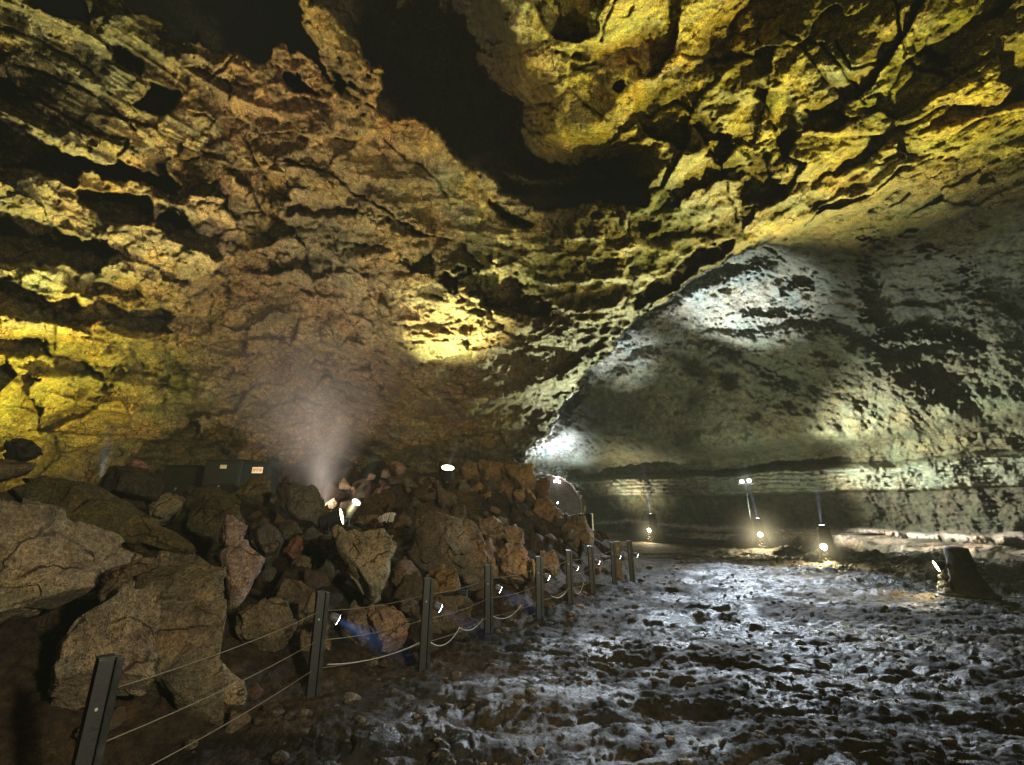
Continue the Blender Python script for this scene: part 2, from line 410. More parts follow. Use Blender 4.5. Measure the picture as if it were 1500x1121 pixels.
# (polygon, depth, edge width px, ragged edge px, tint darkened as painted shade)
REC = [
 (VOID, 4, 5, 5, .7), (VOID2, 4.5, 4, 6, .8), (VOID3, 4.5, 4, 6, .8),
 ([(417, 110), (440, 108), (452, 125), (470, 140), (455, 142), (430, 135), (420, 125)], 1.5, 4, 4, .5),
 ([(487, 100), (500, 108), (506, 125), (500, 138), (488, 128)], 1.5, 4, 4, .5),
 ([(152, 60), (175, 70), (205, 87), (207, 112), (190, 105), (165, 82)], 1.0, 4, 5, .3),
 ([(220, 120), (250, 128), (268, 140), (252, 160), (240, 168), (215, 162), (193, 152), (215, 146)], 1.4, 4, 4, .4),
 ([(-60, 165), (0, 175), (20, 178), (55, 205), (80, 215), (110, 228), (155, 240), (175, 235), (200, 248), (215, 255), (262, 268),
   (255, 285), (215, 275), (210, 270), (150, 262), (145, 255), (120, 250), (110, 275), (90, 262), (60, 255), (35, 250), (0, 245), (-60, 230)], 1.8, 4, 4, .5),
 ([(112, 275), (145, 283), (215, 285), (225, 290), (222, 330), (200, 328), (190, 325), (175, 325), (150, 325), (145, 315), (135, 310), (112, 297)], 1.5, 3, 3, .5),
 ([(228, 290), (245, 300), (270, 310), (278, 330), (245, 345), (235, 338), (226, 325)], .9, 4, 3, .3),
 ([(-60, 310), (0, 315), (25, 312), (60, 320), (90, 340), (125, 352), (150, 355), (160, 365), (180, 370), (150, 390), (145, 402), (110, 395),
   (70, 390), (55, 395), (45, 385), (10, 388), (-60, 385)], 1.9, 5, 5, .5),
 ([(-60, 410), (0, 405), (15, 403), (30, 420), (50, 425), (65, 435), (80, 443), (110, 437), (118, 452), (135, 447), (150, 437), (165, 445),
   (190, 458), (210, 453), (245, 452), (265, 460), (235, 475), (260, 490), (215, 485), (185, 478), (150, 470), (120, 475), (100, 478), (50, 472), (20, 465), (-60, 455)], 1.3, 3, 4, .5),
 ([(160, 400), (190, 402), (210, 420), (215, 440), (170, 432), (120, 425), (100, 410), (130, 402)], .6, 6, 6, .2),
 ([(-60, 490), (60, 492), (70, 500), (77, 524), (45, 520), (20, 520), (-60, 512)], .9, 4, 4, .3),
 ([(80, 520), (110, 520), (128, 530), (150, 550), (155, 560), (130, 550), (105, 548), (80, 543)], .9, 4, 3, .3),
 ([(172, 532), (195, 520), (210, 535), (228, 545), (245, 550), (240, 560), (205, 548), (185, 543), (166, 560), (160, 575), (152, 570), (160, 548)], .6, 5, 5, .3),
 ([(60, 634), (75, 610), (110, 590), (140, 577), (152, 580), (140, 600), (120, 610), (95, 618), (70, 630)], .8, 4, 3, .2),
 ([(235, 562), (246, 562), (246, 590), (238, 590)], .4, 3, 2, .2),
 ([(290, 600), (340, 585), (360, 575), (345, 605), (310, 610)], .6, 5, 3, .2),
 ([(410, 306), (430, 300), (505, 305), (562, 312), (600, 330), (640, 345), (625, 351), (590, 345), (560, 322), (520, 313), (470, 316), (420, 314)], .7, 4, 5, .3),
 ([(480, 345), (530, 355), (560, 360), (545, 367), (500, 358)], .5, 4, 4, .2),
 ([(718, 297), (735, 303), (760, 318), (787, 330), (772, 336), (745, 329), (728, 318)], .9, 4, 4, .5),
 ([(650, 400), (690, 398), (760, 390), (768, 425), (797, 440), (803, 462), (772, 462), (730, 460), (705, 455), (700, 440), (680, 430), (650, 430)], 1.1, 6, 8, .4),
 ([(840, 395), (870, 378), (905, 380), (900, 395), (865, 395)], .5, 6, 6, .2),
 ([(925, 320), (945, 315), (966, 325), (964, 340), (940, 343), (926, 338)], .9, 5, 3, .4),
 ([(940, 345), (1000, 335), (1050, 330), (1040, 345), (985, 352), (945, 355)], .4, 8, 5, .2),
 ([(1010, 168), (1040, 170), (1070, 195), (1075, 215), (1060, 230), (1055, 240), (1035, 225), (1020, 190)], .9, 4, 5, .25),
 ([(1108, 120), (1130, 130), (1165, 145), (1170, 180), (1165, 215), (1150, 235), (1140, 215), (1125, 170), (1110, 145)], 1.1, 4, 5, .25),
 ([(1095, 220), (1120, 213), (1130, 225), (1130, 245), (1155, 290), (1130, 300), (1090, 300), (1085, 280), (1095, 250)], 1.3, 4, 5, .4),
 ([(1180, 285), (1205, 275), (1218, 300), (1195, 312), (1180, 305)], .5, 8, 4, .2),
 ([(1335, 40), (1360, 60), (1395, 88), (1402, 106), (1370, 95), (1340, 75)], .7, 5, 5, .3),
 ([(1040, 88), (1080, 76), (1110, 82), (1080, 92), (1045, 95)], .45, 5, 5, .2),
 ([(820, 75), (860, 70), (872, 90), (830, 84)], .45, 6, 5, .2),
 ([(1165, 155), (1185, 160), (1230, 165), (1260, 178), (1220, 172), (1180, 168)], .4, 4, 5, .2),
 ([(1270, 225), (1330, 215), (1400, 232), (1340, 232), (1290, 235)], .35, 6, 5, .2),
 ([(928, 432), (980, 400), (1020, 365), (1078, 348), (1066, 372), (1030, 390), (1005, 410), (990, 425), (960, 440), (930, 452)], 1.2, 3, 3, .4),
 ([(1140, 425), (1180, 392), (1195, 392), (1192, 428), (1165, 418), (1145, 432)], .9, 4, 4, .3),
 ([(1090, 455), (1140, 445), (1200, 448), (1195, 458), (1150, 460), (1125, 465), (1095, 460)], .6, 5, 5, .3),
 ([(1270, 350), (1330, 345), (1400, 380), (1430, 420), (1425, 480), (1450, 520), (1400, 500), (1345, 490), (1295, 498), (1270, 460), (1268, 400)], 1.3, 14, 12, .5),
 ([(1345, 525), (1400, 518), (1440, 535), (1430, 580), (1380, 590), (1345, 560)], .8, 14, 8, .35),
]
CRACKS = [
 ([(0, 140), (55, 145), (70, 158), (85, 163), (120, 182), (165, 202), (186, 205)], .22, 2.2),
 ([(20, 90), (80, 115), (110, 125), (150, 148), (200, 188)], .2, 2.2), ([(187, 206), (176, 225), (164, 242)], .25, 2.0),
 ([(0, 40), (60, 60), (120, 95), (160, 138)], .12, 2.5),
 ([(420, 235), (490, 255), (520, 285), (550, 300), (600, 330)], .25, 2.2), ([(300, 120), (330, 95), (345, 75)], .2, 2.2),
 ([(360, 200), (372, 230), (390, 262)], .2, 2.2), ([(560, 205), (600, 235), (640, 260), (660, 300)], .15, 2.2),
 ([(1010, 170), (1035, 215), (1055, 240), (1070, 290), (1085, 325)], .25, 2.2), ([(1125, 170), (1145, 215), (1152, 250)], .2, 2.2),
 ([(1225, 60), (1245, 100), (1300, 90)], .2, 2.5), ([(1310, 0), (1320, 60), (1340, 100), (1390, 110)], .3, 3),
 ([(1145, 50), (1200, 65), (1240, 110), (1270, 150)], .2, 2.5), ([(950, 170), (990, 150), (1020, 165)], .2, 2.5),
 ([(880, 60), (885, 30), (900, 0)], .15, 2.5), ([(780, 130), (830, 110), (870, 90)], .2, 2.5),
 ([(153, 575), (157, 550), (175, 532)], .25, 2.5), ([(80, 455), (78, 500), (79, 540)], .2, 2), ([(255, 480), (258, 505)], .2, 2),
 ([(60, 632), (58, 610), (62, 590)], .2, 2), ([(80, 640), (82, 665)], .25, 2), ([(250, 640), (275, 632), (285, 612), (300, 605)], .25, 2.2),
 ([(1100, 355), (1125, 362), (1150, 380)], .2, 2.2), ([(310, 430), (309, 465)], .2, 2), ([(700, 420), (720, 470), (780, 510)], .2, 3),
]

STEP = 1.9
xs = np.arange(-320, 1821, STEP); ys = np.arange(-320, 841, STEP)
PX, PY = np.meshgrid(xs, ys); NY, NX = PX.shape
px, py = PX.ravel(), PY.ravel()
tn, tf = rbf(NEAR, px, py), rbf(FAR, px, py)
farpoly = [(690, 900), (700, 720), (730, 695), (762, 668), (798, 642), (830, 600), (850, 572), (862, 545), (903, 505), (940, 462), (1000, 425),
           (1040, 392), (1085, 372), (1130, 352), (1200, 345), (1500, 332), (1900, 330), (1900, 900)]
D0 = CAM + dirs(px, py) * tn[:, None]
wob = fbm(D0 * .9, 4, 3) * 16 + ridged(D0 * 2.2, 4, 4) * 9 + fbm(D0 * 6.0, 3, 5) * 5
sd = sdf(px, py, farpoly) + wob * np.clip(1.15 - px / 2600, .4, 1)
wid = 3 + 130 * sstep(1090, 1330, px)
ffar = sstep(-1, 1, sd / wid)
t0 = tn + (np.maximum(tf, tn) - tn) * ffar
Pn = CAM + dirs(px, py) * t0[:, None]
del D0

def blob(cx, cy, rx, ry=None):
    ry = ry or rx
    return np.exp(-(((px - cx) / rx) ** 2 + ((py - cy) / ry) ** 2))

fe = ragged = None
r1 = fbm(Pn * 2.2, 4, 21); r2 = fbm(Pn * 8.0, 3, 22)
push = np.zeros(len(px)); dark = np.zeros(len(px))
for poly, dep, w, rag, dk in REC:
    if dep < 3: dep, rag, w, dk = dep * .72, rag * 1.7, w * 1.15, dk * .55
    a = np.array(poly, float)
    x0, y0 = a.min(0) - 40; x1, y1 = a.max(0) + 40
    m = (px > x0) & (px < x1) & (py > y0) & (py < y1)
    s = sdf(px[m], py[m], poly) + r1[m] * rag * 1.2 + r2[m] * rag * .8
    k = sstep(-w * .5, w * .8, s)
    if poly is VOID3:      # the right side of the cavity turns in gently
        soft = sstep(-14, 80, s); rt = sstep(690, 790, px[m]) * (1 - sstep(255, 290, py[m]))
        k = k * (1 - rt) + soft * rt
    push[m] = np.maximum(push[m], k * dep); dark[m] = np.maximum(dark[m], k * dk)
for pts, dep, w in CRACKS:
    a = np.array(pts, float)
    x0, y0 = a.min(0) - 20; x1, y1 = a.max(0) + 20
    m = (px > x0) & (px < x1) & (py > y0) & (py < y1)
    s = seg_dist(px[m] + r1[m] * 8, py[m] + r2[m] * 5, pts, False)
    k = 1 - sstep(w * .4, w * 1.4, s)
    push[m] += k * dep
# tunnel going on behind
tun = [(745, 705), (768, 697), (792, 694), (822, 701), (838, 712), (850, 728), (855, 745), (857, 790), (745, 800)]
s = sdf(px, py, tun) + r1 * 2 + r2 * 2
kt = sstep(-2, 2, s); push += kt * 15

# broad and fine relief, all in world space
nearw = 1 - ffar
lf = nearw * (1 - sstep(650, 1000, px))                       # left mass
mid = blob(860, 410, 230, 110) * nearw                        # flaky band over the passage
ceil = nearw * sstep(700, 850, px) * (1 - sstep(300, 360, py))
blocks = np.clip(blob(320, 320, 110, 160) * 1.3 + blob(470, 400, 150, 80) * .7 + blob(150, 330, 110, 60) * .4, 0, 1.1) * nearw
lowl = blob(130, 590, 330, 120) * nearw
cren = blob(480, 120, 220, 60) * nearw * (1 - sstep(30, 90, py - 100 - .45 * (px - 300)))
disp = fbm(Pn * .22, 3, 31) * .9
disp += fbm(Pn * .7, 4, 32) * .42
# bedded structure on the left: long in one direction, thin across it
ax = P(300, 270, 10.2) - P(0, 150, 8); ax /= np.linalg.norm(ax)
up = np.array([0, 0, 1.0]); bx = np.cross(ax, up); bx /= np.linalg.norm(bx); cx_ = np.cross(bx, ax)
Q = np.stack([Pn @ ax * .35, Pn @ bx * .6, Pn @ cx_ * 1.9], -1)
bed = ridged(Q, 4, 41)
disp += lf * (1 - blocks * .6).clip(0) * bed * -.34
F1, F2, rid, tilt = worley(Pn * np.array([1.0, 1.0, 1.5]) * .95 + r1[:, None] * .22, 51)
crack1 = 1 - sstep(.0, .09, F2 - F1)
bl = (rid - .5) * .85 + tilt * .75 + crack1 * .16 * sstep(-.2, .3, r1)
disp += blocks * bl * .75 + lf * (1 - blocks).clip(0) * (tilt * .3 + crack1 * .06 * 0)
disp += lowl * tilt * .55
F1b, F2b, ridb, tiltb = worley(Pn * 2.7 + r1[:, None] * .3, 61)
crack2 = 1 - sstep(.0, .1, F2b - F1b)
disp += (blocks * .7 + .06 + ceil * .1 + mid * .1) * ((ridb - .5) * .2 + tiltb * .25 + crack2 * .06)
# ceiling: big rounded lumps with creases between
F1c, F2c, ridc, tiltc = worley(Pn * .62 + fbm(Pn * .8, 3, 71)[:, None] * .5, 71)
disp += ceil * (tiltc * .8 + (ridc - .5) * .3 + (1 - sstep(0, .12, F2c - F1c)) * .06)
disp += ceil * (ridged(Pn * 1.1 + fbm(Pn * .6, 2, 76)[:, None], 5, 72) * -.15 + fbm(Pn * 2.2, 4, 77) * .14)
disp += mid * ridged(Pn * np.array([1.1, 1.1, 3.2]), 5, 73) * -.42
disp += blob(690, 470, 110, 60) * nearw * ridged(Pn * 3.0, 4, 75) * -.22
disp += cren * ridged(Pn * 4.0, 4, 74) * -.25
fine = fbm(Pn * 3.0, 5, 33, .6)
disp += fine * (.13 + .05 * lf + .05 * mid)
disp += ridged(Pn * 7.0, 3, 34) * -.035
# far chamber: benches that follow the level of the old lava flows
z = Pn[:, 2] + fbm(Pn * np.array([.25, .25, .2]), 3, 81) * .35
zw = z + fbm(Pn * np.array([.8, .8, 2]), 3, 82) * .08
bench = -.75 * sstep(2.35, 2.45, zw) * (1 - sstep(3.3, 3.7, zw)) + .9 * sstep(3.5, 3.8, zw) * (1 - sstep(4.3, 4.8, zw)) - 1.0 * sstep(4.6, 5.2, zw)* (1 - sstep(5.5, 9.5, zw))
saw = (zw * 4.6 + r1 * .25) % 1.0
saw2 = (zw * 11.0 + r1 * .5) % 1.0
stria = (saw - .5) * -.42 + (saw2 - .5) * -.17
stm = sstep(2.2, 2.5, zw) * (1 - sstep(3.5, 4.0, zw)) + .3 * sstep(.6, 1, zw) * (1 - sstep(2, 2.5, zw)) + .25 * sstep(3.5, 4, zw) * (1 - sstep(4.5, 5, zw))
lip = -1.1 * sstep(-.1, .06, .6 - zw - fbm(Pn * .6, 3, 83) * .25)
farw = ffar * (1 - kt)
disp = disp * (1 - .45 * farw) + farw * (bench + stria * stm + lip)
farr = farw * (1 - .5 * np.clip(stm, 0, 1))
disp += farr * (fbm(Pn * 1.5, 4, 89) * .3 + ridged(Pn * 2.4, 4, 90) * -.08)
disp += farr * (ridged(Pn * np.array([1.0, 1.0, .9]) + fbm(Pn * .5, 2, 88)[:, None] * 1.2, 5, 84) * -.13 + fbm(Pn * .45, 3, 86) * .5 + fbm(Pn * 4.5, 4, 85, .6) * .12)
# arched ribs in the far vault
for pts, dep, w in (([(862, 548), (905, 512), (955, 470), (1010, 440), (1060, 412), (1120, 398)], -.7, 12),
                    ([(870, 545), (930, 512), (985, 498), (1040, 500), (1110, 530), (1160, 560)], .55, 12),
                    ([(1030, 478), (1090, 484), (1150, 474), (1215, 470), (1260, 490), (1300, 520), (1400, 500), (1440, 530)], .6, 10),
                    ([(768, 668), (800, 655), (830, 632), (850, 590)], -.8, 9),
                    ([(770, 690), (820, 692), (850, 712), (860, 745)], -.9, 8)):
    s = seg_dist(px + r1 * 14, py + r2 * 8, pts, False)
    disp += farw * np.exp(-(s / w) ** 2) * dep
ragedge = np.clip(1 - np.abs(sd) / 14, 0, 1)
t = t0 + push + disp * np.where(push > 3, .8, 1)
# close the shell: the surface turns outward under the floor
V = CAM + dirs(px, py) * t[:, None]

def mixc(a, b, k): return a * (1 - k[:, None]) + np.array(b) * k[:, None]
n_a = fbm(Pn * .5, 4, 91) * .5 + .5; n_b = fbm(Pn * 1.7, 4, 92) * .5 + .5
C = np.ones((len(px), 3)) * np.array([.24, .20, .09])
C = mixc(C, (.40, .30, .07), sstep(.42, .62, n_a) * .8)
C = mixc(C, (.22, .22, .15), sstep(.5, .7, n_b) * .6)
C = mixc(C, (.33, .19, .09), (blob(420, 140, 250, 100) * .9) * nearw)
C = mixc(C, (.22, .155, .095), np.clip(blob(350, 340, 190, 190) * .95 + blob(480, 430, 160, 110) * .7 + blob(450, 560, 200, 120), 0, 1) * nearw * .85)
C = mixc(C, (.17, .17, .09), blob(60, 110, 200, 90) * .9)
C = mixc(C, (.33, .31, .18), blob(760, 400, 260, 120) * .7 * nearw)
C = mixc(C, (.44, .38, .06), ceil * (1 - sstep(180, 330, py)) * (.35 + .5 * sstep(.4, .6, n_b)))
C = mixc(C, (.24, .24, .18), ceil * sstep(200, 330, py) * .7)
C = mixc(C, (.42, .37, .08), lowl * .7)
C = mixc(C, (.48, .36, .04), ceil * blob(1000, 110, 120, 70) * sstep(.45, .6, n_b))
C = mixc(C, (.42, .41, .33), blob(1230, 120, 45, 30) * sstep(.35, .5, n_b))
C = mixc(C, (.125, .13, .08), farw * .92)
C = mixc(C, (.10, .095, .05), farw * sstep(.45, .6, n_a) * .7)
C = mixc(C, (.38, .40, .36), farw * np.clip(blob(1090, 445, 120, 50) + blob(930, 505, 60, 30), 0, 1) * .7)  # light pools on the vault painted in as paler tint
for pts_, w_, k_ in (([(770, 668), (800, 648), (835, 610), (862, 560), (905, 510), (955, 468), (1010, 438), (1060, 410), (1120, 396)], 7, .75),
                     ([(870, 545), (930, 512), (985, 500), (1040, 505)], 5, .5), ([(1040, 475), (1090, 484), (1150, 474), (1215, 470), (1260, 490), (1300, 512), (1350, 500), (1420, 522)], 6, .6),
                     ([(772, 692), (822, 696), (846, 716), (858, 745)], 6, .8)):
    C = mixc(C, (.5, .52, .5), farw * (1 - kt) * np.exp(-(seg_dist(px + r1 * 16, py + r2 * 10, pts_, False) / w_) ** 2) * k_ * sstep(-.5, .3, r1))  # bright lit edges of the ribs painted as pale lines
C = mixc(C, (.5, .5, .48), farw * (1 - kt) * blob(815, 650, 45, 22) * .8)  # whitened tint imitates the strong light at the vault's low end
C = mixc(C, (.07, .075, .045), farw * np.clip(blob(1420, 450, 190, 130), 0, 1) * .7)
C = mixc(C, (.09, .085, .05), farw * np.clip(blob(1040, 590, 180, 45), 0, 1) * .7)
C = mixc(C, (.24, .245, .19), farw * sstep(2.4, 2.5, zw) * (1 - sstep(3.4, 3.6, zw)) * .7)
C = mixc(C, (.05, .045, .028), farw * (1 - sstep(2.3, 2.45, zw)) * (.25 + .65 * sstep(950, 1100, px)))  # shade under the ledges painted into the tint, deepest at right
C = mixc(C, (.17, .13, .085), blob(480, 620, 170, 100) * nearw * .6)
C = mixc(C, (.55, .45, .42), farw * np.exp(-((zw - .6) / .13) ** 2) * .9)  # lit pinkish lip painted in as a pale strip
C = mixc(C, (.20, .175, .155), kt)
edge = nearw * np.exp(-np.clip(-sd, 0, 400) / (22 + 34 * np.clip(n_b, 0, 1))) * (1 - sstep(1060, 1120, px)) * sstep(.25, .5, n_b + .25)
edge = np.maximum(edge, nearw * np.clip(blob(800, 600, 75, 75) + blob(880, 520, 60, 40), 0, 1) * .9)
C = mixc(C, (.045, .04, .024), np.clip(edge, 0, .85))  # shaded rim of the near mass painted as a dark band
C = mixc(C, (.075, .062, .036), np.clip(dark, 0, .85))  # shade inside the recesses goes into the tint
C *= (.75 + .5 * (fine * .5 + .5))[:, None]
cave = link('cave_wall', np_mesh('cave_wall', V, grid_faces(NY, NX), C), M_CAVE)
tag(cave, kind='structure')

# ------------------------------------------------------------------ floor and rubble slope: one sheet
F0 = np.array([-1.04, 6.56]); FD = np.array([.507, .862]); FN = np.array([-.862, .507])
def heap(x, y):
    d = (x - F0[0]) * FN[0] + (y - F0[1]) * FN[1]
    u = (x - F0[0]) * FD[0] + (y - F0[1]) * FD[1]
    A = 1.95 + 1.15 * sstep(2.0, 5.5, u)
    h = A * (1 - np.exp(-np.maximum(d - .25, 0) / 3.0))
    return h * (1 - sstep(9.3, 12.5, u + np.maximum(d - 5, 0) * .0)), d, u

def floor_h(x, y):
    p = np.stack([x, y, np.zeros_like(x)], -1)
    h, d, u = heap(x, y)
    on = sstep(.2, 1.2, d)
    q = p + fbm(p * .5, 3, 101)[:, None] * .6
    rope = ridged(q * np.array([.35, 1.5, 1]), 4, 102) * 2.5
    c1 = fbm(p * 1.4, 4, 103)
    W1, W2, wr, wt = worley(q * np.array([1.5, 2.6, 1]), 104)
    cob = (1 - sstep(0, .5, W1)) * .06 + sstep(0, .16, W2 - W1) * .06 + wt * .05
    E1, E2, er, et = worley(q * np.array([3.2, 5.2, 1]) + 9, 108)
    chunk = (er - .5) * .05 + et * .05 - (1 - sstep(0, .18, E2 - E1)) * .035
    fl = -rope * .06 + c1 * .09 + cob * .4 + chunk * (.25 + .6 * sstep(-.2, .4, c1)) + ridged(q * np.array([3.0, 5.0, 1]), 4, 109) * -.03 + fbm(p * 9, 4, 105, .65) * .05
    fl *= .58 + .5 * sstep(7, 10, x)
    side = sstep(-.8, .6, (y - 12.5) * .0 + (x - 10.6)) * .12 * (1 - sstep(18, 26, y))
    rub = 0
    if np.any(on > 0):
        B1, B2, br, bt = worley(np.stack([x, y, h * .8], -1) * 1.35, 106)
        rub = (br - .5) * .3 + bt * .4 - .1 - .14 * (1 - sstep(0, .12, B2 - B1))
    lip = 0.0
    return h + fl * (1 - on * .6) + on * rub * np.clip(h, 0, 1) + side * (1 + fbm(p * 1.2, 3, 107) * 2.5)

rr = np.concatenate([np.geomspace(.35, 2.2, 14)[:-1], np.geomspace(2.2, 62, 640)])
th = np.concatenate([np.arange(-62, 62, .14), np.arange(62, 298.01, 2.0)])
RR, TH = np.meshgrid(rr, np.radians(th), indexing='ij')
gx = (RR * np.sin(TH)).ravel(); gy = (RR * np.cos(TH)).ravel()
gz = floor_h(gx, gy)
hh, dd, uu = heap(gx, gy)
gp = np.stack([gx, gy, gz], -1)
onh = sstep(-.1, .6, dd) * (uu < 12)
n1 = fbm(gp * .8, 4, 111) * .5 + .5
G = np.ones((len(gx), 3)) * np.array([.019, .018, .015])
G = mixc(G, (.065, .052, .034), sstep(.48, .6, n1) * .9)
G = mixc(G, (.05, .045, .04), sstep(.5, .3, n1))
G = mixc(G, (.05, .038, .026), onh)
wet = (1 - onh) * sstep(-.2, -1.6, dd)
# centre vertex closes the sheet under the camera
me = np_mesh('lava_floor', gp, grid_faces(len(rr), len(th)), G, {'wet': wet})
tag(link('lava_floor', me, M_FLOOR), kind='structure')

def ground_z(x, y):
    return float(floor_h(np.array([x]), np.array([y]))[0])

# ------------------------------------------------------------------ boulders
ICO = {}
def ico(sub):
    if sub not in ICO:
        b = bmesh.new(); bmesh.ops.create_icosphere(b, subdivisions=sub, radius=1.0)
        b.verts.ensure_lookup_table()
        ICO[sub] = (np.array([v.co[:] for v in b.verts]), np.array([[v.index for v in f.verts] for f in b.faces]))
        b.free()
    return ICO[sub]

def planes_rock(normals, dist, size, seed, sub=5, p=46, rough=1.0):
    d, F = ico(sub)
    q = d @ np.array(normals).T / np.array(dist)
    r = 1.05 * (np.clip(q, 1e-6, None) ** p).sum(1) ** (-1.0 / p)
    r = np.minimum(r, 2.2 * size)
    X = d * r[:, None]
    k = X / size
    s = seed * 3.17
    n = fbm(k * 1.3 + s, 3, seed) * .10 + fbm(X * 2.4 + s, 4, seed + 3, .6) * .05 / size * rough
    e1, e2, a, b = worley(k * 1.7 + s + fbm(k * 2 + s, 2, seed + 6)[:, None] * .25, seed + 5)
    n = n + b * .2 + (a - .5) * .06 - (1 - sstep(0, .06, e2 - e1)) * .03 * (a > .45)
    n = n - ridged(X * 3.5 + s, 3, seed + 9) * .018 / size * rough
    return X * (1 + np.clip(n, -.4, .4))[:, None], F

BD, SKIP = [], 0
def boulder(label, poly, tint, D=None, thick=.9, sub=5, group=None, lift=0.0, tiltf=.5, name='boulder'):
    global SKIP
    seed = len(BD) + 3
    rg = np.random.default_rng(seed * 7 + 1)
    a = np.array(poly, float)
    # convex outline
    pts = sorted(map(tuple, a)); 
    def half(ps):
        h = []
        for p_ in ps:
            while len(h) > 1 and (h[-1][0]-h[-2][0])*(p_[1]-h[-2][1]) - (h[-1][1]-h[-2][1])*(p_[0]-h[-2][0]) <= 0: h.pop()
            h.append(p_)
        return h[:-1]
    hull = np.array(half(pts) + half(pts[::-1]))
    c = (hull.max(0) + hull.min(0)) / 2
    if D is None:
        Ds = np.linspace(2.4, 26, 260)
        lowy = c[1] * .5 + hull[:, 1].max() * .5
        W = P(np.full(260, c[0]), np.full(260, lowy), Ds)
        hz = heap(W[:, 0], W[:, 1])[0]
        hit = np.nonzero(W[:, 2] < hz)[0]
        D = Ds[hit[0]] if len(hit) else 15.0
    D = D + lift - .35 * (D > 8.5)
    Q = P(hull[:, 0], hull[:, 1], np.full(len(hull), D)); Cc = P(c[0], c[1], D)
    v = Cc - CAM; v /= np.linalg.norm(v)
    q = Q - Cc
    size = np.linalg.norm(q, axis=1).mean()
    N, H = [], []
    n = len(hull)
    for k in range(n):
        p0, p1 = q[k], q[(k + 1) % n]
        e = p1 - p0; e -= v * (e @ v)
        if np.linalg.norm(e) < 1e-3: continue
        nn = np.cross(e, v); nn /= np.linalg.norm(nn)
        if nn @ (p0 + p1) < 0: nn = -nn
        for sgn in (-1, 1):
            w = nn + sgn * v * (rg.uniform(.1, 1.1) * tiltf); w /= np.linalg.norm(w)
            hgt = w @ ((p0 + p1) / 2)
            if hgt > .12 * size: N.append(w); H.append(hgt)
    for sgn in (-1, 1):
        for _ in range(3):
            w = sgn * v + rg.normal(0, .38, 3); w /= np.linalg.norm(w)
            N.append(w); H.append(size * thick * rg.uniform(.7, 1.0))
    X, F = planes_rock(N, H, size, seed, sub)
    me = np_mesh('boulder', X, F)
    o = link(name, me, M_ROCK); o.location = Cc
    o.color = (*tint, 1)
    tag(o, label, 'boulder', group)
    BD.append((o, Cc, size))
    return o

L_ = (.27, .22, .14); B_ = (.16, .125, .075); R_ = (.17, .11, .075); G_ = (.16, .15, .12); K_ = (.055, .048, .03); P_ = (.26, .19, .15); O_ = (.22, .15, .07)
boulder('long flat grey slab jutting in from the left edge below the yellow lit wall', [(-60, 672), (45, 671), (62, 677), (60, 690), (30, 696), (0, 706), (-60, 715)], B_, 6.2)
boulder('huge pale speckled slab leaning in from the left edge above a black hollow', [(-90, 738), (35, 740), (88, 750), (140, 785), (190, 806), (232, 815), (170, 845), (120, 872), (70, 905), (0, 942), (-90, 965)], L_, 4.3, .45, 6, tiltf=.35)
boulder('long dark mossy boulder sloping down behind the pale slab', [(0, 720), (60, 690), (100, 712), (135, 726), (190, 724), (205, 736), (262, 779), (270, 795), (266, 812), (225, 822), (150, 800), (100, 780), (20, 745)], (.09, .075, .03), 5.2, .5, 6)
boulder('massive fissured boulder filling the bottom left, taller than the rocks beside it', [(150, 850), (215, 805), (300, 800), (335, 830), (348, 875), (340, 950), (325, 1080), (140, 1090), (140, 900)], B_, 4.2, .55, 6, tiltf=.3)
boulder('pale flat-faced boulder at the bottom left behind the post top that shows there', [(66, 1060), (76, 968), (103, 925), (135, 893), (190, 852), (228, 880), (232, 915), (208, 1080)], (.25, .2, .13), 3.65, .35, 6, tiltf=.2)
boulder('boulder tinted black as shade deep in the hollow under the pale slab at the left edge', [(-60, 985), (10, 975), (62, 985), (70, 1100), (-60, 1110)], (.02, .017, .012), 5.2)  # near-black tint stands for the shade inside the hollow
boulder('pinkish angular block standing on end right of the mossy boulder', [(320, 765), (323, 753), (339, 752), (362, 771), (361, 795), (345, 812), (321, 800)], P_, 5.4, .6)
boulder('pinkish wedge-shaped block below the angular block, pointing right', [(340, 800), (361, 790), (387, 821), (368, 860), (346, 893), (322, 905), (312, 862), (316, 825)], P_, 4.6, .6)
boulder('smooth rounded brown boulder just left of the post with the bright screw', [(344, 932), (346, 905), (370, 880), (400, 872), (425, 884), (436, 902), (431, 930), (411, 956), (385, 972), (362, 965)], B_, 5.0, .6, 6)
boulder('broad grey-brown boulder directly behind the post with the bright screw', [(385, 880), (400, 855), (440, 843), (462, 851), (480, 887), (490, 935), (505, 1010), (500, 1060), (395, 1060), (390, 985)], B_, 5.5, .6, 6)
boulder('light brown rock at the bottom edge left of the post with the bright screw', [(310, 985), (335, 955), (360, 990), (362, 1060), (300, 1070)], L_, 4.3, .6)
boulder('rounded boulder hiding the lower right corner of the cabinet with the red lettering', [(345, 725), (358, 706), (375, 698), (396, 701), (399, 730), (390, 748), (358, 742)], (.15, .12, .06), 10.5)
boulder('dark craggy boulder standing out against the rosy haze', [(405, 730), (410, 714), (432, 716), (446, 723), (458, 716), (469, 726), (473, 748), (470, 778), (448, 792), (425, 775), (408, 762)], G_, 9.6)
boulder('boulder with a pale pitted tip in front of the cabinets', [(214, 732), (235, 718), (262, 716), (272, 729), (265, 747), (252, 768), (230, 772), (214, 756)], (.27, .24, .14), 7.4, .8)
boulder('black humped boulder in front of the bluish light beam at left', [(132, 722), (143, 692), (163, 682), (213, 686), (246, 700), (252, 718), (215, 738), (180, 728)], K_, 7.0)
boulder('small pink rock perched behind the black humped boulder', [(184, 680), (199, 671), (214, 679), (226, 692), (188, 692)], (.34, .2, .17), 8.6)
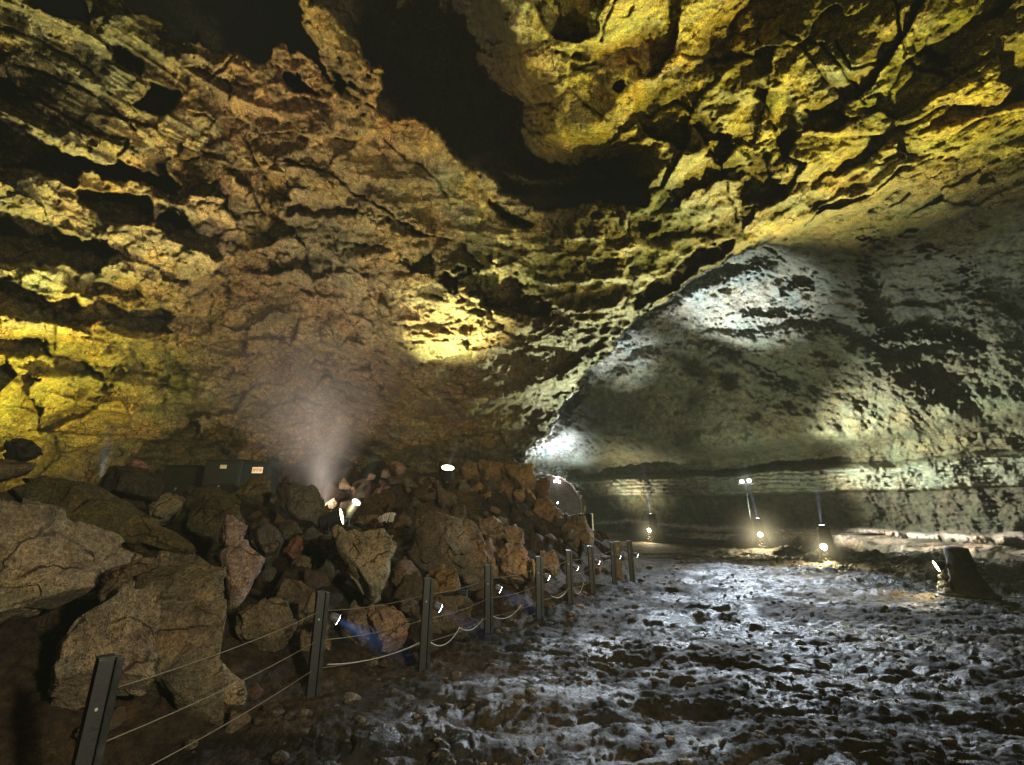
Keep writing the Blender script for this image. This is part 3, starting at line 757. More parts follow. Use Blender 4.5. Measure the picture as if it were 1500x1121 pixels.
boulder('reddish diamond-shaped rock low in the pile left of the spotlights', [(411, 812), (425, 789), (438, 776), (452, 797), (441, 815), (425, 829)], (.24, .12, .085), 7.2)
boulder('brown rock tucked under the reddish diamond-shaped rock', [(424, 830), (444, 812), (457, 818), (456, 836), (440, 851), (427, 850)], B_, 6.8)
boulder('dark blocky boulder between the pinkish blocks and the reddish rock', [(362, 772), (388, 766), (416, 784), (411, 815), (386, 838), (366, 805)], (.1, .085, .06), 6.6)
boulder('dark boulder below the mossy rocks and the cabinets', [(270, 760), (300, 728), (345, 735), (362, 765), (345, 800), (300, 815), (272, 790)], (.085, .07, .035), 6.6)
boulder('low dark rock at the foot of the green cabinets', [(262, 735), (285, 712), (330, 716), (352, 735), (330, 752), (280, 755)], (.09, .075, .035), 8.8)
boulder('dark boulder below the craggy one by the haze', [(400, 770), (430, 764), (452, 795), (445, 815), (410, 805)], (.11, .095, .06), 8.0)
boulder('grey rock under the craggy boulder, left of the spotlight cable', [(452, 790), (470, 770), (490, 780), (486, 812), (460, 822)], G_, 8.2)
boulder('big light tan boulder with a cracked face below the two spotlights', [(491, 792), (497, 772), (530, 766), (568, 768), (585, 796), (580, 818), (573, 845), (560, 876), (543, 884), (520, 856), (498, 825)], (.3, .245, .15), 6.3, .7, 6)
boulder('dark boulder pressed against the left side of the big tan boulder', [(462, 800), (472, 778), (494, 776), (508, 800), (517, 852), (500, 862), (476, 832)], (.12, .1, .07), 6.9)
boulder('tan cube-like boulder standing by a fence post, below the cracked tan boulder', [(535, 908), (545, 886), (562, 881), (600, 905), (601, 925), (590, 952), (560, 967), (545, 938)], (.27, .18, .11), None, .7, 6)
boulder('narrow upright rock left of the cube-like boulder', [(500, 905), (520, 875), (537, 895), (540, 940), (520, 960), (503, 945)], (.16, .12, .08), None)
boulder('boulder between the tan cracked boulder and the drip-streaked slab', [(568, 862), (574, 832), (595, 815), (613, 831), (616, 860), (600, 880), (580, 877)], (.17, .11, .07), None)
boulder('large dark slab with pale vertical drip streaks in the middle of the pile', [(585, 775), (610, 752), (650, 754), (690, 766), (706, 792), (717, 832), (705, 862), (640, 872), (618, 845), (590, 812)], (.13, .1, .07), None, .5, 6)
boulder('grey slab leaning on the top of the drip-streaked slab', [(645, 800), (652, 762), (672, 758), (690, 780), (690, 815), (662, 822)], (.2, .17, .13), None, lift=-.7)
boulder('yellowish wedge lying under the drip-streaked slab', [(615, 850), (648, 828), (668, 834), (668, 872), (618, 882)], (.2, .13, .05), None, lift=-.2)
boulder('rounded brown boulder at the very top of the pile, right of the small spotlight', [(697, 680), (713, 672), (737, 682), (738, 700), (728, 716), (708, 716)], O_, 15.8)
boulder('square layered block on the crest of the pile with a light right end', [(738, 692), (742, 683), (780, 682), (785, 700), (782, 716), (773, 726), (743, 710)], O_, 15.4, .8)
boulder('dark pointed rock forming the right peak of the pile', [(736, 682), (745, 670), (757, 675), (765, 685), (750, 692)], (.11, .07, .04), 16.3)
boulder('dark round rock at the right shoulder of the pile beside the tunnel mouth', [(783, 703), (800, 699), (806, 714), (804, 730), (787, 737), (780, 722)], (.13, .08, .05), 15.6)
boulder('light tan rock right under the square layered block', [(750, 722), (765, 711), (780, 721), (784, 735), (773, 746), (757, 736)], (.3, .22, .12), 14.9)
boulder('dark upright block left of the light tan rock', [(724, 712), (736, 704), (750, 712), (749, 736), (730, 740), (722, 727)], R_, 15.0)
boulder('brown boulder with rough top in the upper middle of the pile', [(684, 716), (700, 708), (722, 722), (726, 746), (712, 761), (690, 752)], O_, 14.6)
boulder('sloping brown slab below the upright block', [(733, 748), (746, 739), (771, 755), (778, 767), (765, 778), (737, 766)], R_, 14.0)
boulder('tall leaning reddish boulder near the right end of the pile', [(775, 765), (786, 735), (800, 727), (822, 752), (822, 768), (808, 792), (796, 800), (780, 783)], (.19, .12, .07), 13.9, .8, 6)
boulder('big rugged boulder ending the pile at right by the information board', [(820, 785), (829, 757), (840, 749), (856, 758), (866, 776), (868, 797), (862, 822), (850, 836), (830, 832), (817, 802)], (.16, .12, .08), 13.2, .8, 6)
boulder('small tan rock wedged right of the rope fence top in the lower pile', [(771, 786), (785, 780), (797, 790), (798, 806), (782, 803)], (.3, .22, .12), 12.9)
boulder('large tan lumpy boulder behind the ropes, biggest of the light ones at right', [(727, 818), (740, 797), (762, 796), (772, 812), (784, 826), (783, 848), (765, 864), (745, 857), (730, 842)], (.29, .2, .12), None, .8, 6)
boulder('tan block with a bright right edge standing right of the lumpy tan boulder', [(792, 810), (812, 807), (820, 822), (815, 842), (800, 850), (790, 838)], (.22, .16, .1), None)
boulder('dark round boulder in the centre of the pile below the brown rough one', [(702, 762), (722, 757), (736, 768), (739, 785), (722, 794), (704, 782)], (.15, .11, .07), None)
boulder('brown rock right of the dark round boulder in the centre', [(737, 772), (754, 767), (768, 780), (768, 796), (745, 799), (735, 786)], (.2, .14, .09), None)
boulder('small squared rock just above the post beside the short lone post', [(700, 795), (718, 790), (728, 806), (724, 822), (704, 818)], (.16, .11, .07), None)
boulder('rough tan rock touching the left side of the lumpy tan boulder', [(702, 815), (717, 806), (728, 822), (728, 845), (708, 850)], (.24, .17, .11), None)
boulder('leaning reddish rock above the upper left of the drip-streaked slab', [(573, 708), (581, 690), (598, 691), (604, 712), (590, 724)], R_, 14.0)
boulder('yellowish upright rock right of the rosy haze', [(583, 725), (592, 712), (604, 730), (607, 752), (590, 752)], (.22, .15, .06), 12.8)
boulder('low reddish mound right of the tall spotlight', [(543, 735), (553, 715), (572, 712), (582, 730), (575, 742), (552, 745)], (.17, .1, .07), 12.6)
boulder('big split block left of the small spotlight on the crest', [(600, 715), (613, 702), (637, 700), (648, 722), (642, 748), (610, 748)], (.15, .095, .06), 13.6, .8)
boulder('tall thin slab leaning against the split block', [(636, 708), (643, 702), (652, 728), (648, 748), (640, 742)], (.22, .14, .09), 13.2)
boulder('dark rock under the small spotlight on the crest', [(650, 715), (662, 700), (680, 706), (684, 726), (664, 732)], (.1, .07, .05), 14.6)
boulder('yellow-topped flat rock below the small spotlight', [(661, 722), (672, 714), (690, 718), (688, 730), (668, 732)], (.3, .2, .05), 14.2)
boulder('rounded rock between the small spotlight and the crest boulder', [(672, 690), (685, 674), (698, 680), (703, 702), (690, 712), (676, 706)], O_, 15.9)
boulder('dark upright slab in the middle of the pile beside the drip-streaked slab', [(664, 745), (672, 722), (695, 728), (702, 755), (692, 778), (670, 770)], (.13, .08, .05), 13.2)
boulder('dark boulder in the gap right of the centre of the pile', [(770, 768), (790, 772), (795, 790), (778, 796), (766, 784)], R_, 13.3)
boulder('dark rock at the foot of the pile under the rugged last boulder', [(826, 834), (842, 826), (856, 838), (852, 858), (832, 860)], (.12, .09, .06), 12.2)
boulder('thin tan shard standing in the gap right of the rugged last boulder', [(868, 822), (878, 815), (884, 822), (878, 842), (871, 838)], (.26, .2, .14), 12.0)
boulder('brown ledge-like boulder behind the ropes right of the cube-like boulder', [(606, 905), (625, 878), (668, 872), (700, 880), (705, 905), (660, 925), (615, 925)], (.15, .11, .07), None, .6)
boulder('dark boulder in the shadow between the cube-like boulder and its neighbour', [(566, 885), (580, 876), (612, 882), (616, 908), (596, 912)], (.1, .075, .05), None)
boulder('dark rock behind the big tan boulder, right of its top', [(565, 775), (585, 755), (606, 762), (600, 800), (582, 808)], (.12, .085, .05), 10.0)
boulder('small tan rock holding up the lower spotlight', [(515, 768), (530, 752), (552, 756), (562, 770), (540, 776)], (.24, .18, .11), 9.6)
boulder('far left dark boulder on the crest below the yellow wall', [(0, 655), (20, 640), (45, 645), (62, 665), (40, 680), (0, 678)], K_, 7.0)

# rubble wedged between the boulders
protos = []
for k in range(8):
    rg = np.random.default_rng(500 + k)
    N = rg.normal(0, 1, (14, 3)); N /= np.linalg.norm(N, axis=1)[:, None]
    X, F = planes_rock(N, rg.uniform(.55, 1.0, 14), .8, 300 + k, 4, 24, .6)
    protos.append(np_mesh('rubble_rock', X, F)); protos[-1].materials.append(M_ROCK)
rg = random.Random(5); cnt = 0
cen = [(b[1], b[2]) for b in BD]
while cnt < 150:
    u = rg.uniform(-3.5, 9.2); d = .15 + 6.2 * rg.random() ** 1.3
    x, y = F0 + FD * u + FN * d
    if y < 2.6 or (x < -6 and y > 7.5): continue
    s = .06 + .2 * rg.random() ** 2.4 * min(1, .5 + d * .4)
    h = float(heap(np.array([x]), np.array([y]))[0][0])
    zc = h + s * .3 + (.05 if d > 1 else 0)
    v = np.array([x, y, zc])
    rel = v - CAM; f = rel[1] * CP + rel[2] * SP
    if f < 3.4: continue
    if any(np.linalg.norm(v - c) < z_ * .75 for c, z_ in cen): continue
    o = bpy.data.objects.new('rubble_rock', protos[rg.randrange(8)]); COL.objects.link(o)
    o.location = v; o.scale = (s, s * rg.uniform(.6, 1), s * rg.uniform(.5, .9))
    o.rotation_euler = (rg.uniform(-.5, .5), rg.uniform(-.5, .5), rg.uniform(0, 6.3))
    c = rg.choice([B_, R_, G_, (.13, .1, .07), (.24, .18, .12)]); o.color = (*c, 1)
    tag(o, 'small broken rock wedged among the bigger boulders of the pile', 'rock', 'small rocks between the boulders')
    cnt += 1

# ------------------------------------------------------------------ lights
def spot(loc, target, col, W, ang=70, blend=.8, rad=.05, name='spot_light'):
    l = bpy.data.lights.new(name, 'SPOT'); l.energy = W; l.color = col
    l.spot_size = math.radians(ang); l.spot_blend = blend; l.shadow_soft_size = rad
    o = bpy.data.objects.new(name, l); COL.objects.link(o)
    o.location = loc; o.rotation_euler = (Vector(target) - Vector(loc)).to_track_quat('-Z', 'Y').to_euler()
    return o
def point(loc, col, W, rad=.1, name='lamp_and_fill_light'):
    l = bpy.data.lights.new(name, 'POINT'); l.energy = W; l.color = col; l.shadow_soft_size = rad
    o = bpy.data.objects.new(name, l); COL.objects.link(o); o.location = loc
    return o

def beam(a, b, ang, col, k, soft=1.0, r0=.04, pw=2.2):
    a, b = Vector(a), Vector(b); L = (b - a).length; tan = math.tan(math.radians(ang))
    m = MB(); m.cyl((0, 0, 0), (0, 0, L), r0, r0 + L * tan, 28)
    o = m.build('airglow', beam_material('beam_emission', col, k, tan, L, soft, pw))  # cone glows by itself: the beam's light is put into its volume
    o.location = a; o.rotation_euler = (b - a).to_track_quat('Z', 'Y').to_euler()
    return tag(o, kind='structure')

# ------------------------------------------------------------------ spotlights on the boulders (cylinder heads on brackets)
def spotlight(label, loc, target, r, L, lens, housing, group=None, foot=.35):
    loc = Vector(loc); ax_ = (Vector(target) - loc).normalized()
    t_ = empty('spotlight', loc - Vector((0, 0, foot)))
    base = t_.location
    tag(t_, label, 'spotlight', group)
    h0 = loc - ax_ * L - base; h1 = loc - base
    m = MB(); m.cyl(h0, h1, r * .92, r, 28); m.cyl(h0 - ax_ * L * .12, h0, r * .6, r * .9, 28)
    m.cyl(h1 - ax_ * .02, h1 + ax_ * .025, r * 1.07, r * 1.07, 28, cap=False)
    for q in (.25, .45, .65): m.cyl(h0 + ax_ * L * q, h0 + ax_ * (L * q + .012), r * 1.02, r * 1.02, 28)
    m.build('housing', housing, t_, smooth=40)
    disc('lens', h1 + ax_ * .012, ax_, r * .94, lens, t_)
    m = MB(); mid_ = (h0 + h1) / 2
    side = ax_.cross(Vector((0, 0, 1))).normalized()
    m.tube([mid_ + side * r * 1.1, mid_ + side * r * 1.15 - Vector((0, 0, r * 1.5)), mid_ - side * r * 1.15 - Vector((0, 0, r * 1.5)), mid_ - side * r * 1.1], .012)
    m.tube([mid_ - Vector((0, 0, r * 1.5)), Vector((mid_.x, mid_.y, 0))], .02)
    m.cyl((mid_.x, mid_.y, -.02), (mid_.x, mid_.y, .015), .07, .07, 16)
    m.build('bracket', M_DARKH, t_, smooth=40)
    return t_

p1 = PV(521, 737, 8.1); p1t = PV(640, 330, 11.5)
spotlight('taller spotlight with silver barrel on the tan boulder, tilted up to the right', p1, PV(590, 640, 7.9), .075, .36, G_WHITE, M_EDGE)
p2 = PV(499, 757, 7.8); p2t = PV(420, 560, 14)
spotlight('lower spotlight with black housing, its lit rim seen edge-on left of the silver one', p2, p2 + Vector((1, .12, .3)), .13, .3, G_YEL, M_DARKH)
p3 = PV(656, 686, 12.9)
spotlight('small spotlight on the crest of the pile, glowing like a thin bright crescent', p3, p3 + Vector((.15, -.55, 1.0)), .17, .3, G_YEL, M_DARKH)
p3b = PV(649, 685, 13.1)
spotlight('tiny spotlight just left of the crescent one on the crest', p3b, p3b + Vector((.5, -.5, 1.0)), .06, .2, G_YEL, M_DARKH)
# cable to the spotlights
tag(MB().tube([PV(468, 762, 8.0), PV(478, 759, 7.95), PV(488, 752, 7.9), PV(497, 744, 7.85)], .013).build('cable', M_WIRE), 'pale cable running up to the black spotlight from the left', 'cable')

# ------------------------------------------------------------------ pedestals: stacked stones with a floor light and an uplight
def pedestal(label, loc, rz, h=1.1, up_lit=True, big=1.0):
    x, y = loc; z = ground_z(x, y) - .04
    t_ = empty('lamp_pedestal', (x, y, z), rz)
    tag(t_, label, 'lamp pedestal', 'stone lamp pedestals along the path')
    s = big
    m = MB()
    for k in range(5): m.lump((.10 + rg.uniform(-.03, .03), rg.uniform(-.03, .03), .02 + .028 * k), (.42 * s - .02 * k, .40 * s - .02 * k, .03), 40 + k, .1)
    m.build('base_slab', M_PED, t_, smooth=True)
    m = MB()
    for k, (a, b, c, r) in enumerate(((-.2, .07, .13, .07), (-.21, -.05, .12, .065), (-.14, .13, .14, .07), (-.17, -.13, .13, .06), (-.19, .01, .22, .065), (-.15, .09, .24, .055), (-.16, -.08, .23, .055), (-.17, .04, .32, .05), (-.155, -.04, .35, .05), (-.15, .01, .43, .045), (-.13, -.01, .5, .04))):
        m.lump((a * s, b * s, c * s), r * s, 60 + k, .34)
    m.build('stone_stack', M_PED, t_, smooth=True)
    na, nz = 40, 34
    aa, zz = np.meshgrid(np.linspace(0, 2 * np.pi, na, endpoint=False), np.linspace(0, 1, nz))
    rad = (.155 + .13 * (1 - zz) ** 1.8 + .05 * np.exp(-((zz - .05) / .06) ** 2)) * s * np.where(zz > .985, .6, 1)
    pp = np.stack([rad * np.cos(aa), rad * np.sin(aa), .08 + zz * h], -1).reshape(-1, 3)
    dn = 1 + .16 * fbm(pp * 4 + x, 3, 301) + .07 * ridged(pp * np.array([9, 9, 3.0]), 3, 302)
    pp[:, :2] *= dn[:, None]; pp[:, 0] += .14 * s - .06 * (pp[:, 2] / h)
    ii_ = np.arange(na * nz).reshape(nz, na)
    fq = np.stack([ii_[:-1], np.roll(ii_[:-1], -1, 1), np.roll(ii_[1:], -1, 1), ii_[1:]], -1).reshape(-1, 4)
    top = len(pp); pp = np.vstack([pp, [[.14 * s - .06, 0, .08 + h * 1.01]]])
    tri = np.stack([ii_[-1], np.roll(ii_[-1], -1), np.full(na, top), np.full(na, top)], -1)
    bmx = bmesh.new(); vv = [bmx.verts.new(q) for q in pp]
    for f4 in fq: bmx.faces.new([vv[i] for i in f4])
    for f4 in tri: bmx.faces.new([vv[i] for i in f4[:3]])
    mbx = MB(); mbx.bm.free(); mbx.bm = bmx
    mbx.build('rock_shaft', M_PEDD, t_, smooth=True)
    ax_ = Vector((-1, 0, -.35)).normalized()
    f = Vector((-.22 * s, 0, .62))
    m = MB(); m.cyl(f - ax_ * .16, f, .06, .10, 20); m.build('floodlight_housing', M_DARKH, t_, smooth=40)
    disc('floodlight_lens', f + ax_ * .004, ax_, .10, G_WARM, t_)
    u = Vector((-.02, 0, h + .12))
    if up_lit:
        m = MB(); m.cyl(u - Vector((0, 0, .16)), u, .05, .085, 20); m.tube([u - Vector((0, 0, .3)), u - Vector((0, 0, .1))], .02)
        m.build('uplight_housing', M_DARKH, t_, smooth=40)
        disc('uplight_lens', u + Vector((0, 0, .004)), (0, 0, 1), .08, G_BLUE, t_)
    R = Matrix.Rotation(rz, 3, 'Z')
    base = Vector((x, y, z))
    return base + R @ (f + ax_ * .06), base + R @ ax_, base + u + Vector((0, 0, .05))
M_PED = paint('pedestal_stone', (.30, .27, .2), .8, 0, .8, bs=1)
M_PEDD = paint('pedestal_dark_stone', (.06, .055, .045), .8, 0, .8, bs=1)

peds = [
 ('nearest stone pedestal lamp, its dark flared trunk seen from the side at far right', (8.95, 10.75), -.45, .92, 1.25),
 ('stone pedestal lamp with blinding floodlight, second from the right along the wall', (10.2, 17.0), .75, 1.15, 1.1),
 ('stone pedestal lamp with the largest warm glare, below the twin lamps', (10.7, 22.4), 1.1, 1.15, 1.1),
 ('most distant stone pedestal lamp, left of the others in front of the tunnel wall', (7.3, 27.0), .7, 1.3, 1.2)]
PL = []
for lab, loc, rz, h, big in peds:
    PL.append(pedestal(lab, loc, rz, h, len(PL) > 0, big))
for k, (f, fd, u) in enumerate(PL):
    W = (160, 420, 700, 300)[k]
    R = (fd - Vector((peds[k][1][0], peds[k][1][1], fd.z))).normalized()
    spot(f, f + Vector((R.x, R.y, -.38)), (1, .84, .48), W, 150, .6, .05, 'floodlight')

bp = [P(*q) for q in ((862, 765, 39), (940, 777, 33), (1010, 786, 28.5), (1100, 791, 25), (1180, 790, 22.5), (1235, 792, 20.5), (1300, 802, 19), (1365, 814, 17.3), (1430, 810, 16.8), (1500, 821, 15.8), (1620, 832, 14.3), (1800, 850, 12))]
bp = np.array(bp); tt_ = np.linspace(0, len(bp) - 1, 700); ii = np.minimum(tt_.astype(int), len(bp) - 2); ff = (tt_ - ii)[:, None]
line = bp[ii] * (1 - ff) + bp[ii + 1] * ff
tang = np.gradient(line, axis=0); tang[:, 2] = 0; tang /= np.linalg.norm(tang, axis=1)[:, None]
nor = np.stack([-tang[:, 1], tang[:, 0], np.zeros(len(tang))], -1)
prof = np.array([(-.9, -.9), (-.55, -.2), (-.32, .02), (-.22, .10), (-.12, .13), (0, .14), (.15, .15), (.4, .16), (.9, .2), (2.5, .3)])
R3 = line[:, None, :] + nor[:, None, :] * prof[None, :, :1] + np.array([0, 0, 1.0]) * prof[None, :, 1:]
R3 = R3.reshape(-1, 3)
nn_ = fbm(R3 * 1.1, 4, 201)
R3 += np.repeat(nor, len(prof), 0) * (nn_[:, None] * .5) + np.array([0, 0, 1.0]) * (fbm(R3 * 2.5, 4, 203)[:, None] * .16)
tb = mixc(np.ones((len(R3), 3)) * np.array([.42, .33, .29]), (.10, .085, .06), sstep(-.1, .35, fbm(R3 * .8, 3, 205)))  # pale pink tint carries the lit look of the bench edge
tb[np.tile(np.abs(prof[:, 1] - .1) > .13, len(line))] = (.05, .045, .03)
tag(link('lava_bench', np_mesh('lava_bench', R3, grid_faces(len(line), len(prof)), tb), M_CAVE), kind='structure')
tag(MB().tube([(9.3, 10.5, .06), (9.9, 10.3, .05), (10.8, 10.4, .07), (12.0, 10.2, .08), (14.5, 10.4, .12)], .012).build('cable', M_WIRE, smooth=True), 'cable running right along the floor from the nearest pedestal lamp', 'cable')

# ------------------------------------------------------------------ fence
posts = [(457, 1012), (620, 968), (715, 925), (790, 898), (835, 877), (868, 864), (900, 852), (926, 848)]
PH = .86
gpts = []
for (a, b) in posts:
    d_ = dirs(a, b); t_ = 1.66 / -d_[2]
    g = CAM + d_ * t_; gpts.append((g[0], g[1]))
gpts.insert(0, (-2.30, 3.20))
POSTN = ['dark fence post at the bottom left corner with only its top end showing', 'fence post with a bright screw, in front of the broad grey-brown boulder',
         'fence post beside the tan cube-like boulder', 'fence post with two wires hanging on its left, beside the short lone post',
         'fence post in front of the lumpy tan boulder', 'fence post in front of the block with the bright edge',
         'fence post in front of the rugged last boulder', 'thin dark fence post next to the last pair',
         'last fence post at the far end where the ropes stop']
LAMPN = ['', 'cold white lamp with a strong blue beam, largest and nearest of the post lamps', 'cold white lamp on the post beside the cube-like boulder',
         'cold white lamp on the post beside the short lone post', 'cold white lamp in front of the lumpy tan boulder', 'cold white lamp on the post before the block with the bright edge',
         'cold white lamp in front of the rugged last boulder', 'tiny cold lamp on the thin post next to the last pair', 'faint cold lamp on the last fence post where the ropes stop']
fdir = Vector((FD[0], FD[1], 0)); fnorm = Vector((FN[0], FN[1], 0))
ang = math.atan2(FD[1], FD[0])
def make_post():
    t_ = empty('fence_post', (0, 0, 0))
    m = MB(); m.box((-.014, 0, PH / 2 - .08), (.075, .075, PH + .16), bev=.005); m.build('post_body', M_POST, t_)
    m = MB(); m.box((.05, -.038, PH / 2 - .08), (.034, .006, PH + .15), bev=.002); m.box((.05, .038, PH / 2 - .08), (.034, .006, PH + .15), bev=.002)
    m.box((.034, 0, PH / 2 - .08), (.006, .07, PH + .15)); m.build('steel_channel', M_STEEL, t_)
    m = MB(); m.cyl((-.014, -.0375, PH * .72), (-.014, -.043, PH * .72), .008, .008, 12); m.build('screw', M_EDGE, t_)
    m = MB(); m.box((-.014, 0, PH + .004), (.082, .082, .01), bev=.003); m.build('cap', M_POST, t_)
    return t_
def copy_tree(o, parent=None):
    c = o.copy(); COL.objects.link(c); c.parent = parent
    for ch in list(o.children): copy_tree(ch, c)
    return c
def make_lamp():
    t_ = empty('post_lamp', (0, 0, 0)); ax_ = Vector((.75, .12, -.42)).normalized()
    m = MB(); c0 = Vector((.0, 0, 0)); m.cyl(c0, c0 + ax_ * .075, .04, .05, 24); m.cyl(c0 - ax_ * .02, c0, .025, .04, 24)
    m.build('housing', M_HOUS, t_, smooth=40)
    disc('lens', c0 + ax_ * .078, ax_, .047, G_BLUE, t_)
    m = MB(); m.tube([(-.05, .0, .0), (.0, 0, 0)], .012); m.build('bracket', M_STEEL, t_)
    return t_, ax_
post0 = make_post(); lamp0, lax = make_lamp()
topz = []
for k, (x, y) in enumerate(gpts):
    z = .03
    o = post0 if k == 0 else copy_tree(post0)
    o.location = (x, y, z)
    # the body's flat face looks towards the path
    rz = math.atan2(y, x) - math.pi / 2 + .25
    o.rotation_euler = (0, math.radians(random.uniform(-1, 1.2)), rz)
    tag(o, POSTN[k], 'fence post', 'rope fence posts')
    if k == 0: continue
    l = lamp0 if k == 1 else copy_tree(lamp0)
    rm = Matrix.Rotation(rz, 3, 'Z')
    lp = Vector((x, y, z + PH * (.73 if k == 1 else .66))) + rm @ Vector((.105, .0, 0))
    l.location = lp; l.rotation_euler = (0, 0, rz - .25)
    tag(l, LAMPN[k], 'post lamp', 'small cold lamps on the fence posts')
    a = Matrix.Rotation(rz - .25, 3, 'Z') @ lax
    spot(lp + a * .1, lp + a * 1.1, (.45, .62, 1.0), 3.2, 75, .9, .03, 'post_lamp_light')
# ropes
for r_, (hh_, nm) in enumerate(((.80, 'top pale rope running through all the fence posts'), (.50, 'middle pale rope of the fence'), (.22, 'lowest pale rope of the fence, near the floor'))):
    pts = []
    for (x0, y0), (x1, y1) in zip(gpts, gpts[1:]):
        for q in np.linspace(0, 1, 13)[:-1]:
            sag = .035 * 4 * q * (1 - q)
            pts.append((x0 + (x1 - x0) * q, y0 + (y1 - y0) * q, .03 + PH * hh_ - sag))
    pts.append((gpts[-1][0], gpts[-1][1], .03 + PH * hh_))
    m = MB(); m.tube(pts, .0038, 6)
    tag(m.build('fence_rope', M_ROPE, smooth=True), nm, 'rope', 'ropes of the fence')
# wires drooping under the lowest rope
def sagline(a, b, drop, n=14):
    a, b = Vector(a), Vector(b)
    return [a.lerp(b, q) - Vector((0, 0, drop * 4 * q * (1 - q))) for q in np.linspace(0, 1, n)]
def fp(k, q, z): return (gpts[k][0] + (gpts[k + 1][0] - gpts[k][0]) * q, gpts[k][1] + (gpts[k + 1][1] - gpts[k][1]) * q, z)
for k, q0, q1, dr, nm in ((1, .1, .95, .05, 'screw post and the next'), (2, .05, .5, .12, 'cube-like boulder and the short lone post'), (2, .5, .9, .08, 'short lone post and the post after it'),
                          (3, .05, .6, .1, 'short lone post and the lumpy boulder'), (4, .35, .95, .09, 'lumpy boulder and the bright-edged block'), (5, .1, .6, .16, 'last two boulders, longest loop')):
    tag(MB().tube(sagline(fp(k, q0, .23), fp(k, q1, .23), dr), .006, 5).build('cable', M_WIRE, smooth=True), 'pale cable loop under the lowest rope, between ' + nm, 'cable')
# spare posts
g = PV(677, 916, 1); d_ = dirs(677, 912); t_ = 1.6 / -d_[2]; g = CAM + d_ * t_
o = empty('short_post', (g[0], g[1], .08)); tag(o, 'short dark post standing alone just behind the ropes', 'post')
MB().box((0, 0, .18), (.12, .12, .5), bev=.008).build('post_body', M_POST, o)
MB().box((0, 0, .44), (.14, .14, .02), bev=.004).build('cap', M_POST, o)
g = (gpts[-1][0] - .22, gpts[-1][1] + .5)
o = empty('wooden_post', (g[0], g[1], 0)); tag(o, 'brown wooden post just behind the last fence post', 'post')
MB().box((0, 0, PH / 2 - .05), (.16, .14, PH + .1), bev=.01).build('post_body', M_WOOD, o)
MB().cyl((0, -.072, PH * .8), (0, -.08, PH * .8), .012, .012, 10).build('screw', M_EDGE, o)

# ------------------------------------------------------------------ cabinets
def cabinet(label, x0, y0, x1, y1, D, d=.5, lid=True, depth_off=0):
    a, b = P(x0, y1, D), P(x1, y1, D); top = P((x0 + x1) / 2, y0, D)[2]
    w = np.linalg.norm(b - a); c = (a + b) / 2; zb = c[2] - .35
    rz = math.atan2((b - a)[1], (b - a)[0])
    t_ = empty('electric_cabinet', (c[0], c[1], zb), rz); tag(t_, label, 'cabinet', 'dark green electric cabinets')
    h = top - zb
    MB().box((0, d / 2, h / 2), (w, d, h), bev=.012).build('cabinet_body', M_BOX, t_)
    MB().box((0, d / 2 - .03, h + .015), (w + .05, d + .06, .03), bev=.006).build('lid', M_BOX, t_)
    MB().box((0, -.008, h / 2), (w - .08, .018, h - .1), bev=.006).build('door', M_BOX, t_)
    m = MB(); m.cyl((0, -.018, h * .45), (0, -.045, h * .45), .022, .018, 14); m.box((0, -.045, h * .45 - .03), (.016, .012, .07), bev=.003)
    m.build('handle', M_EDGE, t_, smooth=40)
    m = MB()
    for q in range(4): m.box((0, -.02, h * .78 + q * .025), (w * .3, .01, .008))
    return t_, w, h, m
def text_part(body, size, mat, parent, loc, sx=1.0, name='lettering'):
    cu = bpy.data.curves.new(name, 'FONT'); cu.body = body; cu.size = size; cu.align_x = 'CENTER'; cu.align_y = 'CENTER'; cu.extrude = .001; cu.offset = size * .012
    o = bpy.data.objects.new(name, cu); COL.objects.link(o)
    bpy.context.view_layer.update()
    dg = bpy.context.evaluated_depsgraph_get()
    me = bpy.data.meshes.new_from_object(o.evaluated_get(dg)); bpy.data.objects.remove(o)
    me.transform(Matrix.Rotation(math.pi / 2, 4, 'X') @ Matrix.Scale(sx, 4, (1, 0, 0)))
    me.materials.clear(); me.materials.append(mat)
    o = link(name, me, None, parent); o.location = loc; return o
t_, w, h, m = cabinet('leftmost dark green cabinet without any sticker', 233, 682, 281, 722, 12.6); m.build('vent', M_POST, t_)
t_, w, h, m = cabinet('middle dark cabinet with a small cream sticker and a lock', 293, 673, 346, 722, 12.0); m.bm.free()
MB().box((.02, -.02, h * .86), (.16, .004, .085)).build('sticker', M_LABEL, t_)
text_part('분전함', .05, M_OLIVE, t_, (.02, -.0235, h * .86))
t_, w, h, m = cabinet('right dark cabinet with the larger cream sign in red lettering', 346.5, 676, 392, 722, 12.1); m.bm.free()
MB().box((.05, -.02, h * .82), (.27, .004, .15), bev=.001).build('sticker', M_LABEL, t_)
text_part('분전함', .082, M_RED, t_, (.05, -.0235, h * .82), 1.05)

# information board beyond the pile
a = P(846, 753, 16.5); b = P(866, 753, 16.0)
c = (a + b) / 2
o = empty('information_board', (c[0], c[1], 0), math.atan2((b - a)[1], (b - a)[0]) + .0)
tag(o, 'dark information board with a pale right edge at the right end of the pile', 'sign board')
hz = c[2]; w = .72
MB().box((0, 0, hz - .45), (w, .04, .92), bev=.004).build('panel', M_BOX, o)
MB().box((w / 2 + .012, 0, hz - .45), (.022, .05, .94), bev=.003).build('edge_trim', M_EDGE, o)
for s_ in (-1, 1): MB().box((s_ * w * .4, .035, (hz - .9) / 2 + .05), (.04, .04, hz - .7)).build('leg', M_STEEL, o)

